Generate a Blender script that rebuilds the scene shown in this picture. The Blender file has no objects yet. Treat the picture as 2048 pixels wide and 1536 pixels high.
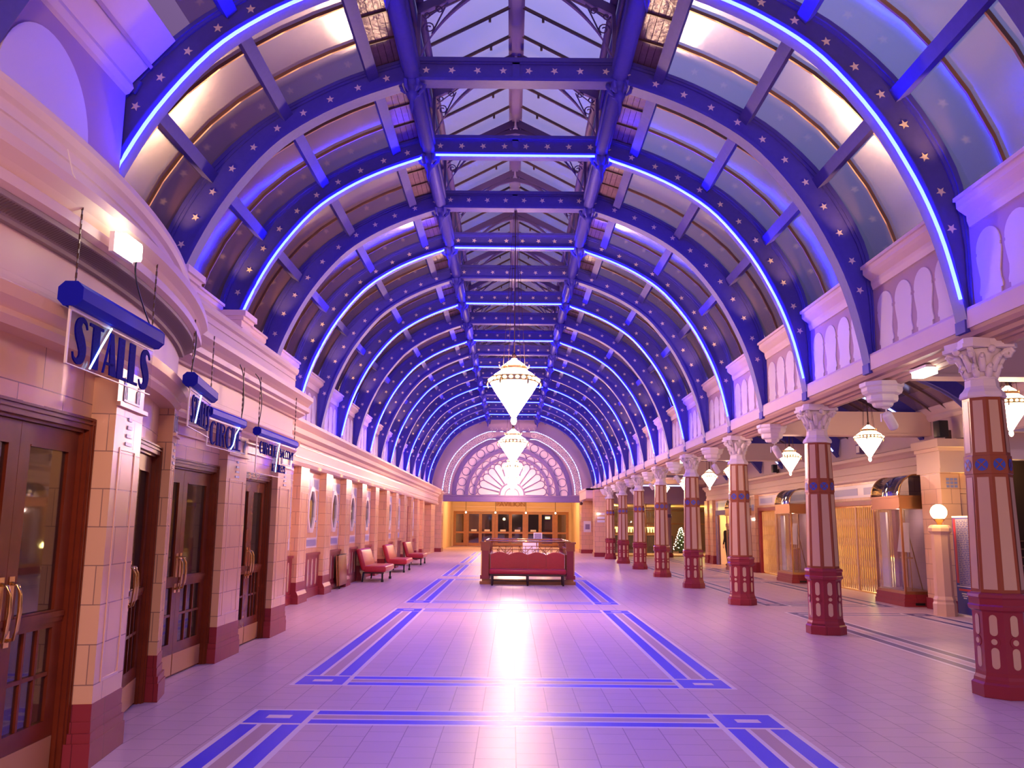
import bpy, bmesh, math, random
from mathutils import Vector, Matrix
random.seed(7)
R = math.radians
scene = bpy.context.scene
COL = scene.collection

# ------------------------------------------------------------------ camera
CAM_Z = 1.6
pitch, roll, yaw = R(9.31), R(0.56), R(-0.07)
fw = Vector((math.sin(yaw) * math.cos(pitch), math.cos(yaw) * math.cos(pitch), math.sin(pitch)))
rt = Vector((math.cos(yaw), -math.sin(yaw), 0))
up = rt.cross(fw)
r2 = rt * math.cos(roll) + up * math.sin(roll)
u2 = up * math.cos(roll) - rt * math.sin(roll)
cam = bpy.data.cameras.new('camera')
cam.sensor_width = 36
cam.lens = 1720 / 2048 * 36
cam.clip_end = 300
cam_o = bpy.data.objects.new('camera', cam)
COL.objects.link(cam_o)
m = Matrix.Identity(4)
for i in range(3):
    m[i][0], m[i][1], m[i][2] = r2[i], u2[i], -fw[i]
m[2][3] = CAM_Z
cam_o.matrix_world = m
scene.camera = cam_o

# ------------------------------------------------------------------ view + world
scene.view_settings.view_transform = 'Standard'
scene.view_settings.look = 'None'
scene.view_settings.gamma = 1
scene.view_settings.use_curve_mapping = False
scene.view_settings.exposure = 1.1
scene.cycles.use_denoising = True
scene.cycles.max_bounces = 7
scene.cycles.diffuse_bounces = 4
scene.cycles.glossy_bounces = 4
scene.cycles.transparent_max_bounces = 12
scene.cycles.sample_clamp_indirect = 6
scene.cycles.caustics_reflective = False
scene.cycles.caustics_refractive = False

world = bpy.data.worlds.new('dusk')
scene.world = world
world.use_nodes = True
wn, wl = world.node_tree.nodes, world.node_tree.links
bg = wn['Background']
tc = wn.new('ShaderNodeTexCoord')
sx = wn.new('ShaderNodeSeparateXYZ')
wl.new(tc.outputs['Generated'], sx.inputs[0])
mr = wn.new('ShaderNodeMapRange')
mr.inputs[1].default_value, mr.inputs[2].default_value = -0.75, 0.75
wl.new(sx.outputs['X'], mr.inputs[0])
cr = wn.new('ShaderNodeValToRGB')
e = cr.color_ramp.elements
e[0].position, e[0].color = 0.0, (0.07, 0.035, 0.08, 1)
e[1].position, e[1].color = 0.5, (0.30, 0.26, 0.60, 1)
k = e.new(0.75); k.color = (0.20, 0.22, 0.50, 1)
k = e.new(0.3); k.color = (0.12, 0.07, 0.18, 1)
k = e.new(1.0); k.color = (0.12, 0.09, 0.18, 1)
wl.new(mr.outputs[0], cr.inputs[0])
mz = wn.new('ShaderNodeMapRange')
mz.interpolation_type = 'SMOOTHSTEP'
mz.inputs[1].default_value, mz.inputs[2].default_value = 0.12, 0.72
wl.new(sx.outputs['Z'], mz.inputs[0])
mxw = wn.new('ShaderNodeMix')
mxw.data_type = 'RGBA'
mxw.inputs[6].default_value = (0.022, 0.010, 0.022, 1)
wl.new(mz.outputs[0], mxw.inputs[0])
wl.new(cr.outputs[0], mxw.inputs[7])
wl.new(mxw.outputs[2], bg.inputs[0])
bg.inputs[1].default_value = 1.0

LED_POWER = 8.5
WARM_POWER = 1.0


# ------------------------------------------------------------------ materials
MATS = {}


def nodes_of(name):
    mt = bpy.data.materials.new(name)
    mt.use_nodes = True
    nt = mt.node_tree
    return mt, nt, nt.nodes['Principled BSDF']


def mat(name, col, rough=0.5, metal=0.0, spec=0.5, emit=None, es=0.0, coat=0.0, noise=0.0, nscale=8.0, bump=0.0):
    mt, nt, b = nodes_of(name)
    b.inputs['Base Color'].default_value = (*col, 1)
    b.inputs['Roughness'].default_value = rough
    b.inputs['Metallic'].default_value = metal
    b.inputs['Specular IOR Level'].default_value = spec
    b.inputs['Coat Weight'].default_value = coat
    if emit:
        b.inputs['Emission Color'].default_value = (*emit, 1)
        b.inputs['Emission Strength'].default_value = es
    if noise or bump:
        t = nt.nodes.new('ShaderNodeTexCoord')
        n = nt.nodes.new('ShaderNodeTexNoise')
        n.inputs['Scale'].default_value = nscale
        n.inputs['Detail'].default_value = 4
        nt.links.new(t.outputs['Object'], n.inputs['Vector'])
        if noise:
            mx = nt.nodes.new('ShaderNodeMix')
            mx.data_type = 'RGBA'
            mx.inputs[6].default_value = (*[c * (1 - noise) for c in col], 1)
            mx.inputs[7].default_value = (*[min(1, c * (1 + noise)) for c in col], 1)
            nt.links.new(n.outputs[0], mx.inputs[0])
            nt.links.new(mx.outputs[2], b.inputs['Base Color'])
        if bump:
            bp = nt.nodes.new('ShaderNodeBump')
            bp.inputs['Strength'].default_value = bump
            bp.inputs['Distance'].default_value = 0.02
            nt.links.new(n.outputs[0], bp.inputs['Height'])
            nt.links.new(bp.outputs[0], b.inputs['Normal'])
    MATS[name] = mt
    return mt


def tile_mat(name, col, grout, w, h, rough, along='wall', jitter=0.04, mortar=0.004, offset=0.5):
    """glazed tile: brick pattern in world metres; along='wall' uses (x+y, z), 'floor' uses (y, x)"""
    mt, nt, b = nodes_of(name)
    g = nt.nodes.new('ShaderNodeNewGeometry')
    s = nt.nodes.new('ShaderNodeSeparateXYZ')
    nt.links.new(g.outputs['Position'], s.inputs[0])
    c = nt.nodes.new('ShaderNodeCombineXYZ')
    if along == 'wall':
        a = nt.nodes.new('ShaderNodeMath')
        nt.links.new(s.outputs[0], a.inputs[0]); nt.links.new(s.outputs[1], a.inputs[1])
        nt.links.new(a.outputs[0], c.inputs[0]); nt.links.new(s.outputs[2], c.inputs[1])
    else:
        a = nt.nodes.new('ShaderNodeMath'); a.inputs[1].default_value = -0.045 + 0.2865 * 40
        nt.links.new(s.outputs[0], a.inputs[0])
        nt.links.new(s.outputs[1], c.inputs[0]); nt.links.new(a.outputs[0], c.inputs[1])
    br = nt.nodes.new('ShaderNodeTexBrick')
    br.offset = offset
    br.inputs['Color1'].default_value = (*[x * (1 - jitter) for x in col], 1)
    br.inputs['Color2'].default_value = (*[min(1, x * (1 + jitter)) for x in col], 1)
    br.inputs['Mortar'].default_value = (*grout, 1)
    br.inputs['Scale'].default_value = 1
    br.inputs['Mortar Size'].default_value = mortar
    br.inputs['Mortar Smooth'].default_value = 0.1
    br.inputs['Brick Width'].default_value = w
    br.inputs['Row Height'].default_value = h
    nt.links.new(c.outputs[0], br.inputs['Vector'])
    nt.links.new(br.outputs['Color'], b.inputs['Base Color'])
    b.inputs['Roughness'].default_value = rough
    bp = nt.nodes.new('ShaderNodeBump')
    bp.inputs['Strength'].default_value = 0.25
    bp.inputs['Distance'].default_value = 0.004
    bp.invert = True
    nt.links.new(br.outputs['Fac'], bp.inputs['Height'])
    nt.links.new(bp.outputs[0], b.inputs['Normal'])
    MATS[name] = mt
    return mt


def glass_mat(name, tint, trans=0.5, diff=(0.2, 0.18, 0.2), dshare=0.4, rough=0.12, gloss=0.25):
    mt = bpy.data.materials.new(name)
    mt.use_nodes = True
    nt = mt.node_tree
    nt.nodes.remove(nt.nodes['Principled BSDF'])
    out = nt.nodes['Material Output']
    tr = nt.nodes.new('ShaderNodeBsdfTransparent'); tr.inputs[0].default_value = (*tint, 1)
    df = nt.nodes.new('ShaderNodeBsdfDiffuse'); df.inputs[0].default_value = (*diff, 1)
    gl = nt.nodes.new('ShaderNodeBsdfGlossy'); gl.inputs['Roughness'].default_value = rough
    m1 = nt.nodes.new('ShaderNodeMixShader'); m1.inputs[0].default_value = dshare
    m2 = nt.nodes.new('ShaderNodeMixShader'); m2.inputs[0].default_value = gloss
    nt.links.new(tr.outputs[0], m1.inputs[1]); nt.links.new(df.outputs[0], m1.inputs[2])
    nt.links.new(m1.outputs[0], m2.inputs[1]); nt.links.new(gl.outputs[0], m2.inputs[2])
    nt.links.new(m2.outputs[0], out.inputs[0])
    MATS[name] = mt
    return mt


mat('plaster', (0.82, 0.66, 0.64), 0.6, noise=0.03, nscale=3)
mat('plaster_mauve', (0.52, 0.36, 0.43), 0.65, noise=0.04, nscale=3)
mat('plaster_white', (0.86, 0.80, 0.80), 0.5)
mat('moulding', (0.80, 0.60, 0.48), 0.45)
mat('soffit', (0.52, 0.34, 0.27), 0.5)
mat('grille_dark', (0.33, 0.26, 0.24), 0.6)
tile_mat('faience', (0.80, 0.50, 0.30), (0.30, 0.18, 0.13), 0.52, 0.30, 0.22)
tile_mat('faience_small', (0.80, 0.50, 0.29), (0.34, 0.2, 0.15), 0.42, 0.26, 0.22)
mat('faience_plain', (0.80, 0.53, 0.36), 0.25)
tile_mat('red_tile', (0.30, 0.035, 0.05), (0.16, 0.02, 0.03), 0.36, 0.5, 0.38)
MATS['red_tile'].node_tree.nodes['Principled BSDF'].inputs['Specular IOR Level'].default_value = 0.3
mat('red_plain', (0.30, 0.035, 0.05), 0.22)
mat('cream_slot', (0.66, 0.46, 0.30), 0.25)
mat('terracotta', (0.34, 0.10, 0.045), 0.22)
mat('pale_blue_tile', (0.30, 0.33, 0.58), 0.3)
mat('white_tile', (0.85, 0.80, 0.82), 0.25)
mat('rosette_blue', (0.05, 0.10, 0.55), 0.3)
mat('iron_blue', (0.085, 0.072, 0.38), 0.45, spec=0.22, noise=0.12, nscale=14, bump=0.12)
mat('iron_mauve', (0.19, 0.13, 0.31), 0.45, spec=0.3)
mat('gold_and_starlight', (0.85, 0.70, 0.62), 0.4)  # gold of the scrollwork; on stars the pale tone imitates light through holes
mat('bar_dark', (0.13, 0.07, 0.06), 0.35)
mat('bar_bronze', (0.30, 0.16, 0.08), 0.28, metal=0.5)
mat('boards', (0.22, 0.13, 0.22), 0.24, noise=0.25, nscale=10, bump=0.5)
mat('mahogany', (0.17, 0.030, 0.010), 0.26, noise=0.35, nscale=6, spec=0.35)
mat('oak', (0.40, 0.17, 0.055), 0.3, noise=0.25, nscale=6)
mat('dark_wood', (0.05, 0.02, 0.015), 0.3)
mat('brass', (0.80, 0.52, 0.20), 0.22, metal=1.0)
mat('copper', (0.48, 0.25, 0.13), 0.38, metal=1.0)
mat('brass_kick', (0.62, 0.36, 0.16), 0.4, metal=0.5)
mat('leather_red', (0.46, 0.025, 0.04), 0.32, noise=0.12, nscale=20, bump=0.1)
mat('black', (0.012, 0.012, 0.014), 0.4)
mat('chain_metal', (0.10, 0.06, 0.05), 0.4, metal=0.6)
mat('sign_blue', (0.008, 0.011, 0.42), 0.5, spec=0.08)
mat('sign_blue_light', (0.05, 0.06, 0.75), 0.5, spec=0.1)
mat('letter_blue', (0.006, 0.005, 0.22), 0.7, spec=0.03, noise=0.5, nscale=60)
mat('perspex_edge', (0.86, 0.80, 0.72), 0.3)
mat('white_paint', (0.86, 0.82, 0.82), 0.45)
mat('paper', (0.85, 0.80, 0.76), 0.7)
mat('banner_blue', (0.03, 0.03, 0.30), 0.5)
mat('banner_grey', (0.26, 0.22, 0.36), 0.55, noise=0.35, nscale=25)
mat('banner_red', (0.6, 0.03, 0.05), 0.5)
mat('skin', (0.62, 0.38, 0.28), 0.5)
mat('cloth_black', (0.012, 0.011, 0.016), 0.8)
mat('foliage', (0.02, 0.07, 0.02), 0.6, noise=0.4, nscale=30)
mat('vest_wall', (0.80, 0.60, 0.36), 0.6)
mat('warm_wall', (0.72, 0.48, 0.22), 0.6)
mat('dark_room', (0.05, 0.028, 0.018), 0.6)
mat('brown_panel', (0.20, 0.085, 0.035), 0.4, noise=0.25, nscale=3)
mat('carpet_dark', (0.05, 0.015, 0.012), 0.9)
tile_mat('floor_tile', (0.64, 0.46, 0.51), (0.32, 0.19, 0.24), 0.30, 0.2865, 0.38, along='floor', jitter=0.03, mortar=0.0035)
MATS['floor_tile'].node_tree.nodes['Principled BSDF'].inputs['Specular IOR Level'].default_value = 0.28
mat('floor_white', (0.82, 0.72, 0.78), 0.38, spec=0.28)
mat('floor_blue', (0.055, 0.050, 0.85), 0.38, spec=0.28)
mat('floor_mid', (0.50, 0.34, 0.37), 0.38, spec=0.28)
mat('floor_dark', (0.11, 0.075, 0.24), 0.38, spec=0.28)
mat('led_blue', (0.02, 0.04, 0.2), 0.4, emit=(0.009, 0.014, 1.0), es=LED_POWER * 3.6)
mat('led_white', (0.3, 0.3, 0.4), 0.4, emit=(0.45, 0.50, 1.0), es=1.3)
mat('neon', (0.3, 0.4, 0.6), 0.4, emit=(0.35, 0.6, 1.0), es=4.0)
mat('lamp_glass', (0.9, 0.8, 0.6), 0.3, emit=(1.0, 0.56, 0.36), es=60.0)
mat('lamp_glass_aisle', (0.9, 0.8, 0.6), 0.3, emit=(1.0, 0.60, 0.38), es=9.0)
mat('lamp_band', (0.35, 0.22, 0.10), 0.3, metal=0.6)
mat('lamp_pearl', (0.9, 0.85, 0.7), 0.3, emit=(1.0, 0.8, 0.5), es=3.0)
mat('globe_glass', (0.9, 0.8, 0.6), 0.3, emit=(1.0, 0.62, 0.26), es=10.0)
mat('bulkhead_glass', (0.9, 0.9, 0.85), 0.3, emit=(1.0, 0.90, 0.70), es=6.0)
mat('bulb', (0.9, 0.9, 0.8), 0.3, emit=(1.0, 0.9, 0.66), es=7.0)
mat('fan_pane', (0.70, 0.52, 0.54), 0.5, emit=(1.0, 0.62, 0.64), es=0.07)  # mild emission stands in for light behind the translucent panes
mat('exit_green', (0.1, 0.4, 0.1), 0.4, emit=(0.55, 0.9, 0.2), es=2.5)
mat('shelf_glow', (0.9, 0.8, 0.3), 0.4, emit=(1.0, 0.76, 0.22), es=1.6)
glass_mat('roof_glass_left', (0.70, 0.58, 0.72), dshare=0.42, diff=(0.19, 0.095, 0.05), rough=0.13, gloss=0.24)  # darker brown copy of the roof glass; dim sky and warm reflections tinted in
glass_mat('roof_glass_right', (0.86, 0.88, 1.0), dshare=0.36, diff=(0.24, 0.14, 0.11), rough=0.13, gloss=0.2)  # paler, bluer copy; the brighter sky on this side is in the tint
mat('gate_tan', (0.62, 0.40, 0.26), 0.35, metal=0.3)
glass_mat('lantern_glass', (0.9, 0.92, 1.0), dshare=0.25, diff=(0.45, 0.42, 0.55), rough=0.2, gloss=0.08)
glass_mat('door_glass', (0.55, 0.50, 0.42), dshare=0.06, diff=(0.3, 0.25, 0.2), rough=0.03, gloss=0.16)
glass_mat('case_glass', (0.95, 0.95, 0.95), dshare=0.03, diff=(0.8, 0.7, 0.7), rough=0.03, gloss=0.10)
glass_mat('dome_glass', (0.2, 0.2, 0.28), dshare=0.35, diff=(0.10, 0.09, 0.14), rough=0.04, gloss=0.45)
glass_mat('perspex', (0.97, 0.96, 0.95), dshare=0.03, diff=(0.8, 0.7, 0.7), rough=0.05, gloss=0.05)


# ------------------------------------------------------------------ mesh builder
class MB:
    def __init__(self):
        self.v, self.f, self.m, self.s = [], [], [], []

    def add(self, vs, fs, mi=0, smooth=False):
        o = len(self.v)
        self.v += [tuple(p) for p in vs]
        for q in fs:
            self.f.append(tuple(i + o for i in q)); self.m.append(mi); self.s.append(smooth)
        return self

    def box(self, x0, x1, y0, y1, z0, z1, mi=0):
        vs = [(x, y, z) for z in (z0, z1) for y in (y0, y1) for x in (x0, x1)]
        return self.add(vs, [(0, 2, 3, 1), (4, 5, 7, 6), (0, 1, 5, 4), (2, 6, 7, 3), (0, 4, 6, 2), (1, 3, 7, 5)], mi)

    def prism(self, pts, axis, a, b, mi=0, smooth=False):
        n = len(pts)
        def P(p, t):
            return {'x': (t, p[0], p[1]), 'y': (p[0], t, p[1]), 'z': (p[0], p[1], t)}[axis]
        vs = [P(p, a) for p in pts] + [P(p, b) for p in pts]
        self.add(vs, [tuple(range(n))[::-1], tuple(range(n, 2 * n))], mi)
        self.add(vs, [(i, (i + 1) % n, n + (i + 1) % n, n + i) for i in range(n)], mi, smooth)
        return self

    def strip(self, inner, outer, axis, a, b, mi=0):
        """a band between two equal-length polylines, extruded from a to b"""
        for i in range(len(inner) - 1):
            self.prism([inner[i], inner[i + 1], outer[i + 1], outer[i]], axis, a, b, mi)
        return self

    def surf(self, rows, mi=0, smooth=True, closed=False):
        nr, nc = len(rows), len(rows[0])
        vs = [p for r in rows for p in r]
        fs = []
        for i in range(nr - 1):
            for j in range(nc if closed else nc - 1):
                k = (j + 1) % nc
                fs.append((i * nc + j, i * nc + k, (i + 1) * nc + k, (i + 1) * nc + j))
        return self.add(vs, fs, mi, smooth)

    def tube(self, path, r, n=6, mi=0, closed=False, caps=True):
        path = [Vector(p) for p in path]
        rows = []
        L = len(path)
        prev = None
        for i, p in enumerate(path):
            a = path[(i - 1) % L] if (closed or i > 0) else p
            b = path[(i + 1) % L] if (closed or i < L - 1) else p
            d = (b - a)
            if d.length < 1e-9:
                d = Vector((0, 0, 1))
            d.normalize()
            ref = Vector((0, 0, 1)) if abs(d.z) < 0.9 else Vector((0, 1, 0))
            s = d.cross(ref).normalized()
            t = s.cross(d).normalized()
            if prev is not None and s.dot(prev) < 0:
                s, t = -s, -t
            prev = s
            rr = r[i] if isinstance(r, (list, tuple)) else r
            rows.append([p + (s * math.cos(2 * math.pi * k / n) + t * math.sin(2 * math.pi * k / n)) * rr for k in range(n)])
        if closed:
            rows.append(rows[0])
        self.surf(rows, mi, n > 5, True)
        if caps and not closed:
            o = len(self.v)
            self.add(rows[0], [tuple(range(n))[::-1]], mi)
            self.add(rows[-1], [tuple(range(n))], mi)
        return self

    def lathe(self, prof, n=24, c=(0, 0), mi=0, smooth=True, phase=0.0, a0=0.0, a1=2 * math.pi, apothem=False):
        full = abs(a1 - a0 - 2 * math.pi) < 1e-6
        kk = 1 / math.cos(math.pi / n) if apothem else 1
        steps = n if full else n + 1
        rows = []
        for r, z in prof:
            rows.append([(c[0] + r * kk * math.cos(phase + a0 + (a1 - a0) * i / n), c[1] + r * kk * math.sin(phase + a0 + (a1 - a0) * i / n), z) for i in range(steps)])
        self.surf(rows, mi, smooth, full)
        if full:
            if prof[0][0] > 1e-6:
                self.add(rows[0], [tuple(range(n))[::-1]], mi)
            if prof[-1][0] > 1e-6:
                self.add(rows[-1], [tuple(range(n))], mi)
        return self

    def ball(self, c, r, n=12, mi=0, sz=None):
        sz = sz or r
        prof = [(max(1e-5, r * math.sin(math.pi * i / (n // 2))), c[2] - sz * math.cos(math.pi * i / (n // 2))) for i in range(n // 2 + 1)]
        return self.lathe(prof, n, (c[0], c[1]), mi)

    def shift(self, d):
        self.v = [(x + d[0], y + d[1], z + d[2]) for x, y, z in self.v]
        return self

    def xf(self, M):
        self.v = [tuple(M @ Vector(p)) for p in self.v]
        return self

    def merge(self, o, mi=0):
        k = len(self.v)
        self.v += o.v
        self.f += [tuple(i + k for i in q) for q in o.f]
        self.m += [a + mi for a in o.m]
        self.s += o.s
        return self


def obj(name, mb, mats, parent=None, loc=None, rz=0.0):
    if isinstance(mats, str):
        mats = [mats]
    me = bpy.data.meshes.new(name)
    me.from_pydata(mb.v, [], mb.f)
    for x in mats:
        me.materials.append(MATS[x])
    me.polygons.foreach_set('material_index', mb.m)
    me.polygons.foreach_set('use_smooth', mb.s)
    bm = bmesh.new(); bm.from_mesh(me)
    bmesh.ops.remove_doubles(bm, verts=bm.verts, dist=1e-5)
    bmesh.ops.recalc_face_normals(bm, faces=bm.faces)
    bm.to_mesh(me); bm.free()
    o = bpy.data.objects.new(name, me)
    COL.objects.link(o)
    if parent is not None:
        o.parent = parent
    if loc is not None:
        o.location = loc
    o.rotation_euler.z = rz
    return o


def tag(o, label, cat, group=None):
    o['label'] = label
    o['category'] = cat
    if group:
        o['group'] = group
    return o


def thing(name, label, cat, loc=(0, 0, 0), rz=0.0, group=None):
    o = bpy.data.objects.new(name, None)
    o.empty_display_size = 0.1
    COL.objects.link(o)
    o.location = loc
    o.rotation_euler.z = rz
    return tag(o, label, cat, group)


def struct(name, mb, mats, loc=None):
    o = obj(name, mb, mats, None, loc)
    o['kind'] = 'structure'
    return o


def dup(src, loc=None, rz=None, label=None, parent=None):
    c = src.copy()
    COL.objects.link(c)
    if parent is not None:
        c.parent = parent
    if loc is not None:
        c.location = loc
    if rz is not None:
        c.rotation_euler.z = rz
    if label:
        c['label'] = label
    for ch in src.children:
        dup(ch, parent=c)
    return c


def lamp(name, typ, loc, power, color, size=0.1, target=None, spot=60, blend=0.6, parent=None, sx=None):
    l = bpy.data.lights.new(name, typ)
    l.energy = power
    l.color = color
    if typ in ('POINT', 'SPOT'):
        l.shadow_soft_size = size
    if typ == 'SPOT':
        l.spot_size = R(spot); l.spot_blend = blend
    if typ == 'AREA':
        l.size = size
        if sx:
            l.shape = 'RECTANGLE'; l.size_y = sx
    o = bpy.data.objects.new(name, l)
    COL.objects.link(o)
    o.location = loc
    if target is not None:
        o.rotation_euler = (Vector(target) - Vector(loc)).to_track_quat('-Z', 'Y').to_euler()
    if parent is not None:
        o.parent = parent
    return o


def spline(pts, n=4):
    """Catmull-Rom through 2-D or 3-D points"""
    P = [Vector(p) for p in pts]
    P = [P[0] * 2 - P[1]] + P + [P[-1] * 2 - P[-2]]
    out = []
    for i in range(1, len(P) - 2):
        for k in range(n):
            t = k / n
            a, b, c, d = P[i - 1], P[i], P[i + 1], P[i + 2]
            out.append(0.5 * ((2 * b) + (c - a) * t + (2 * a - 5 * b + 4 * c - d) * t * t + (3 * b - a - 3 * c + d) * t ** 3))
    out.append(P[-2])
    return [tuple(p) for p in out]


ORD = ['first', 'second', 'third', 'fourth', 'fifth', 'sixth', 'seventh', 'eighth', 'ninth', 'tenth', 'eleventh', 'twelfth',
       'thirteenth', 'fourteenth', 'fifteenth', 'sixteenth', 'seventeenth', 'eighteenth', 'nineteenth', 'twentieth']
Y0, BAY = 8.8, 2.44
Y_END = 52.6


def rib_y(i):
    return Y0 + BAY * i



# ================================================================== FLOOR
NC = 0.03                       # centre line of the nave pattern
BW = [(0, 'w'), (.045, 'b'), (.185, 'w'), (.222, 'm'), (.345, 'w'), (.385, 'b'), (.525, 'w'), (.575, None)]
CUTS = [b[0] for b in BW]
NAVE = [(NC - 2.245, NC + 2.245, a, b) for a, b in ((-0.3, 7.84), (8.97, 17.02), (18.2, 26.25), (27.5, 35.5), (36.7, 44.75), (45.9, 51.6))]
AISLE = [(5.24, 8.0, a, b) for a, b in ((-0.3, 17.0), (18.25, 26.3), (27.5, 35.6), (36.8, 45.0))]


def band(d):
    for j in range(len(BW) - 1):
        if BW[j][0] <= d < BW[j + 1][0]:
            return BW[j][1]
    return None


def floor_kind(x, y):
    for rects, al in ((NAVE, False), (AISLE, True)):
        for a, b, c, d in rects:
            if a < x < b and c < y < d:
                dx, dy = min(x - a, b - x), min(y - c, d - y)
                bx, by = band(dx), band(dy)
                if bx and by:
                    if dx < .045 or dy < .045 or dx >= .525 or dy >= .525:
                        k_ = 'w'
                    elif .185 <= dx < .385 and .222 <= dy < .345:
                        k_ = 'w'
                    else:
                        k_ = 'b'
                else:
                    k_ = bx or by
                if k_:
                    if al:
                        return {'w': 1, 'b': 4, 'm': 0}[k_]
                    return {'w': 1, 'b': 2, 'm': 3}[k_]
    return 0


def make_floor():
    xs, ys = {-5.4, -4.6, 4.2, 16.0}, {-12.0, 70.0}
    for rects in (NAVE, AISLE):
        for a, b, c, d in rects:
            for t in CUTS:
                xs |= {round(a + t, 4), round(b - t, 4)}
                ys |= {round(c + t, 4), round(d - t, 4)}
    xs, ys = sorted(xs), sorted(ys)
    mb = MB()
    vs = [(x, y, 0) for y in ys for x in xs]
    n = len(xs)
    mb.v = vs
    for j in range(len(ys) - 1):
        for i in range(n - 1):
            mb.f.append((j * n + i, j * n + i + 1, (j + 1) * n + i + 1, (j + 1) * n + i))
            mb.m.append(floor_kind((xs[i] + xs[i + 1]) / 2, (ys[j] + ys[j + 1]) / 2))
            mb.s.append(False)
    struct('floor', mb, ['floor_tile', 'floor_white', 'floor_blue', 'floor_mid', 'floor_dark'])


make_floor()

TRIM = [0]
WIN = [0]
DOOR = [0]


def trim(mb, mats, loc=None):
    TRIM[0] += 1
    return struct('trim_%d' % TRIM[0], mb, mats, loc)


# ================================================================== LEFT WALL, MAIN RUN
XL = -4.45
PIL0, PILW = 17.6, 0.72          # near edge of the first pilaster, its width
N_PIL = 12
mb = MB()
for a, b, z0 in ((13.0, 28.05, 0), (30.0, 37.1, 0), (39.0, 42.4, 0), (47.9, 50.4, 0), (28.05, 30.0, 2.72), (37.1, 39.0, 2.35), (42.4, 47.9, 2.72)):
    mb.box(XL - 0.3, XL, a, b, z0, 2.74)
mb.box(XL - 1.3, XL - 1.2, 27.6, 30.4, 0, 2.8)
mb.box(XL - 1.2, XL - 0.3, 27.95, 28.05, 0, 2.8).box(XL - 1.2, XL - 0.3, 30.0, 30.1, 0, 2.8)
mb.box(XL - 0.9, XL - 0.8, 42.0, 48.3, 0, 2.8)
mb.box(XL - 0.8, XL - 0.3, 42.3, 42.4, 0, 2.8).box(XL - 0.8, XL - 0.3, 47.9, 48.0, 0, 2.8)
wall_left = struct('wall_left', mb, 'faience')

# frieze, cornice, upper wall of the left side
LE_PROF = [(-4.95, 2.74), (-4.28, 2.74), (-4.26, 2.80), (-4.30, 2.82), (-4.30, 3.18), (-4.26, 3.20), (-4.24, 3.28), (-4.15, 3.33),
           (-4.13, 3.42), (-4.17, 3.44), (-4.08, 3.54), (-4.08, 3.60), (-4.20, 3.64), (-4.40, 3.68), (-4.95, 3.72)]
trim(MB().prism(LE_PROF, 'y', 13.0, 50.6), 'moulding')
trim(MB().box(-4.305, -4.285, 17.0, 50.4, 2.90, 2.925).box(-4.305, -4.29, 17.0, 50.4, 3.12, 3.15), 'faience_plain')
mb = MB().box(-4.95, -4.80, 3.0, 52.4, 3.6, 5.0)
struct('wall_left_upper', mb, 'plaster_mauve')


def balustrade(y0, y1, zb=3.90):
    """blind arcade panel: four pale arched fields with baluster-shaped sides, local x towards the hall"""
    mb = MB()
    n = 4
    p = (y1 - y0) / n
    shaft = [(0, .17), (.06, .17), (.065, .11), (.10, .10), (.16, .15), (.24, .165), (.33, .12), (.43, .075), (.48, .065), (.49, .10), (.515, .10), (.52, .075)]
    for i in range(n):
        c = y0 + p * (i + .5)
        right = [(c + p / 2 - t / 2, zb + z) for z, t in shaft]
        left = [(c - p / 2 + t / 2, zb + z) for z, t in shaft]
        rr = p / 2 - .0375
        arch = [(c + rr * math.cos(a), zb + .52 + rr * .95 * math.sin(a)) for a in [math.pi * j / 12 for j in range(1, 12)]]
        mb.prism(right + arch + left[::-1], 'x', 0, .012)
    return mb


CORN = [(0, -.22), (.03, -.22), (.05, -.15), (.05, -.10), (.12, -.05), (.15, -.02), (.15, .05), (.18, .05), (.18, .09), (0, .09)]


def upper_bays(side, i0, i1, name):
    """cornice + blind arcade for each bay between ribs i0..i1"""
    X = 4.80
    c0 = bp0 = None
    for i in range(i0, i1):
        ya, yb = rib_y(i) + .16, rib_y(i + 1) - .16
        if c0 is None:
            mbc = MB().prism([(-side * a, b) for a, b in CORN], 'y', 0, BAY - .32)
            TRIM[0] += 1
            c0 = struct('trim_%d' % TRIM[0], mbc, 'plaster', (side * X, ya, 4.95))
            bmb = balustrade(0.02, BAY - .34, 0)
            bmb.v = [(-side * x, y, z) for x, y, z in bmb.v]
            bp0 = obj('blind_arcade', bmb, 'plaster_white', c0, (0, 0, -1.05))
        else:
            dup(c0, (side * X, ya, 4.95))


upper_bays(1, -1, 17, 'right')
upper_bays(-1, 3, 17, 'left')
# near part of the left upper wall: plain parapet with pedestals under the arches
for i in (0, 1, 2):
    ya, yb = rib_y(i) + (.16 if i < 1 else .3), rib_y(i + 1) - .3
    trim(MB().prism([(a - 4.80, b + 4.95) for a, b in CORN], 'y', ya, yb), 'plaster')
for i in (1, 2):
    y = rib_y(i)
    mb = MB().box(-4.82, -4.36, y - .24, y + .24, 4.30, 4.80)
    mb.box(-4.82, -4.32, y - .28, y + .28, 4.80, 4.86).box(-4.82, -4.28, y - .32, y + .32, 4.86, 4.95).box(-4.82, -4.33, y - .27, y + .27, 4.62, 4.68)
    trim(mb, 'plaster')
trim(MB().box(-4.9, -4.78, 8.8, 16.2, 3.9, 4.75), 'plaster')
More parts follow.
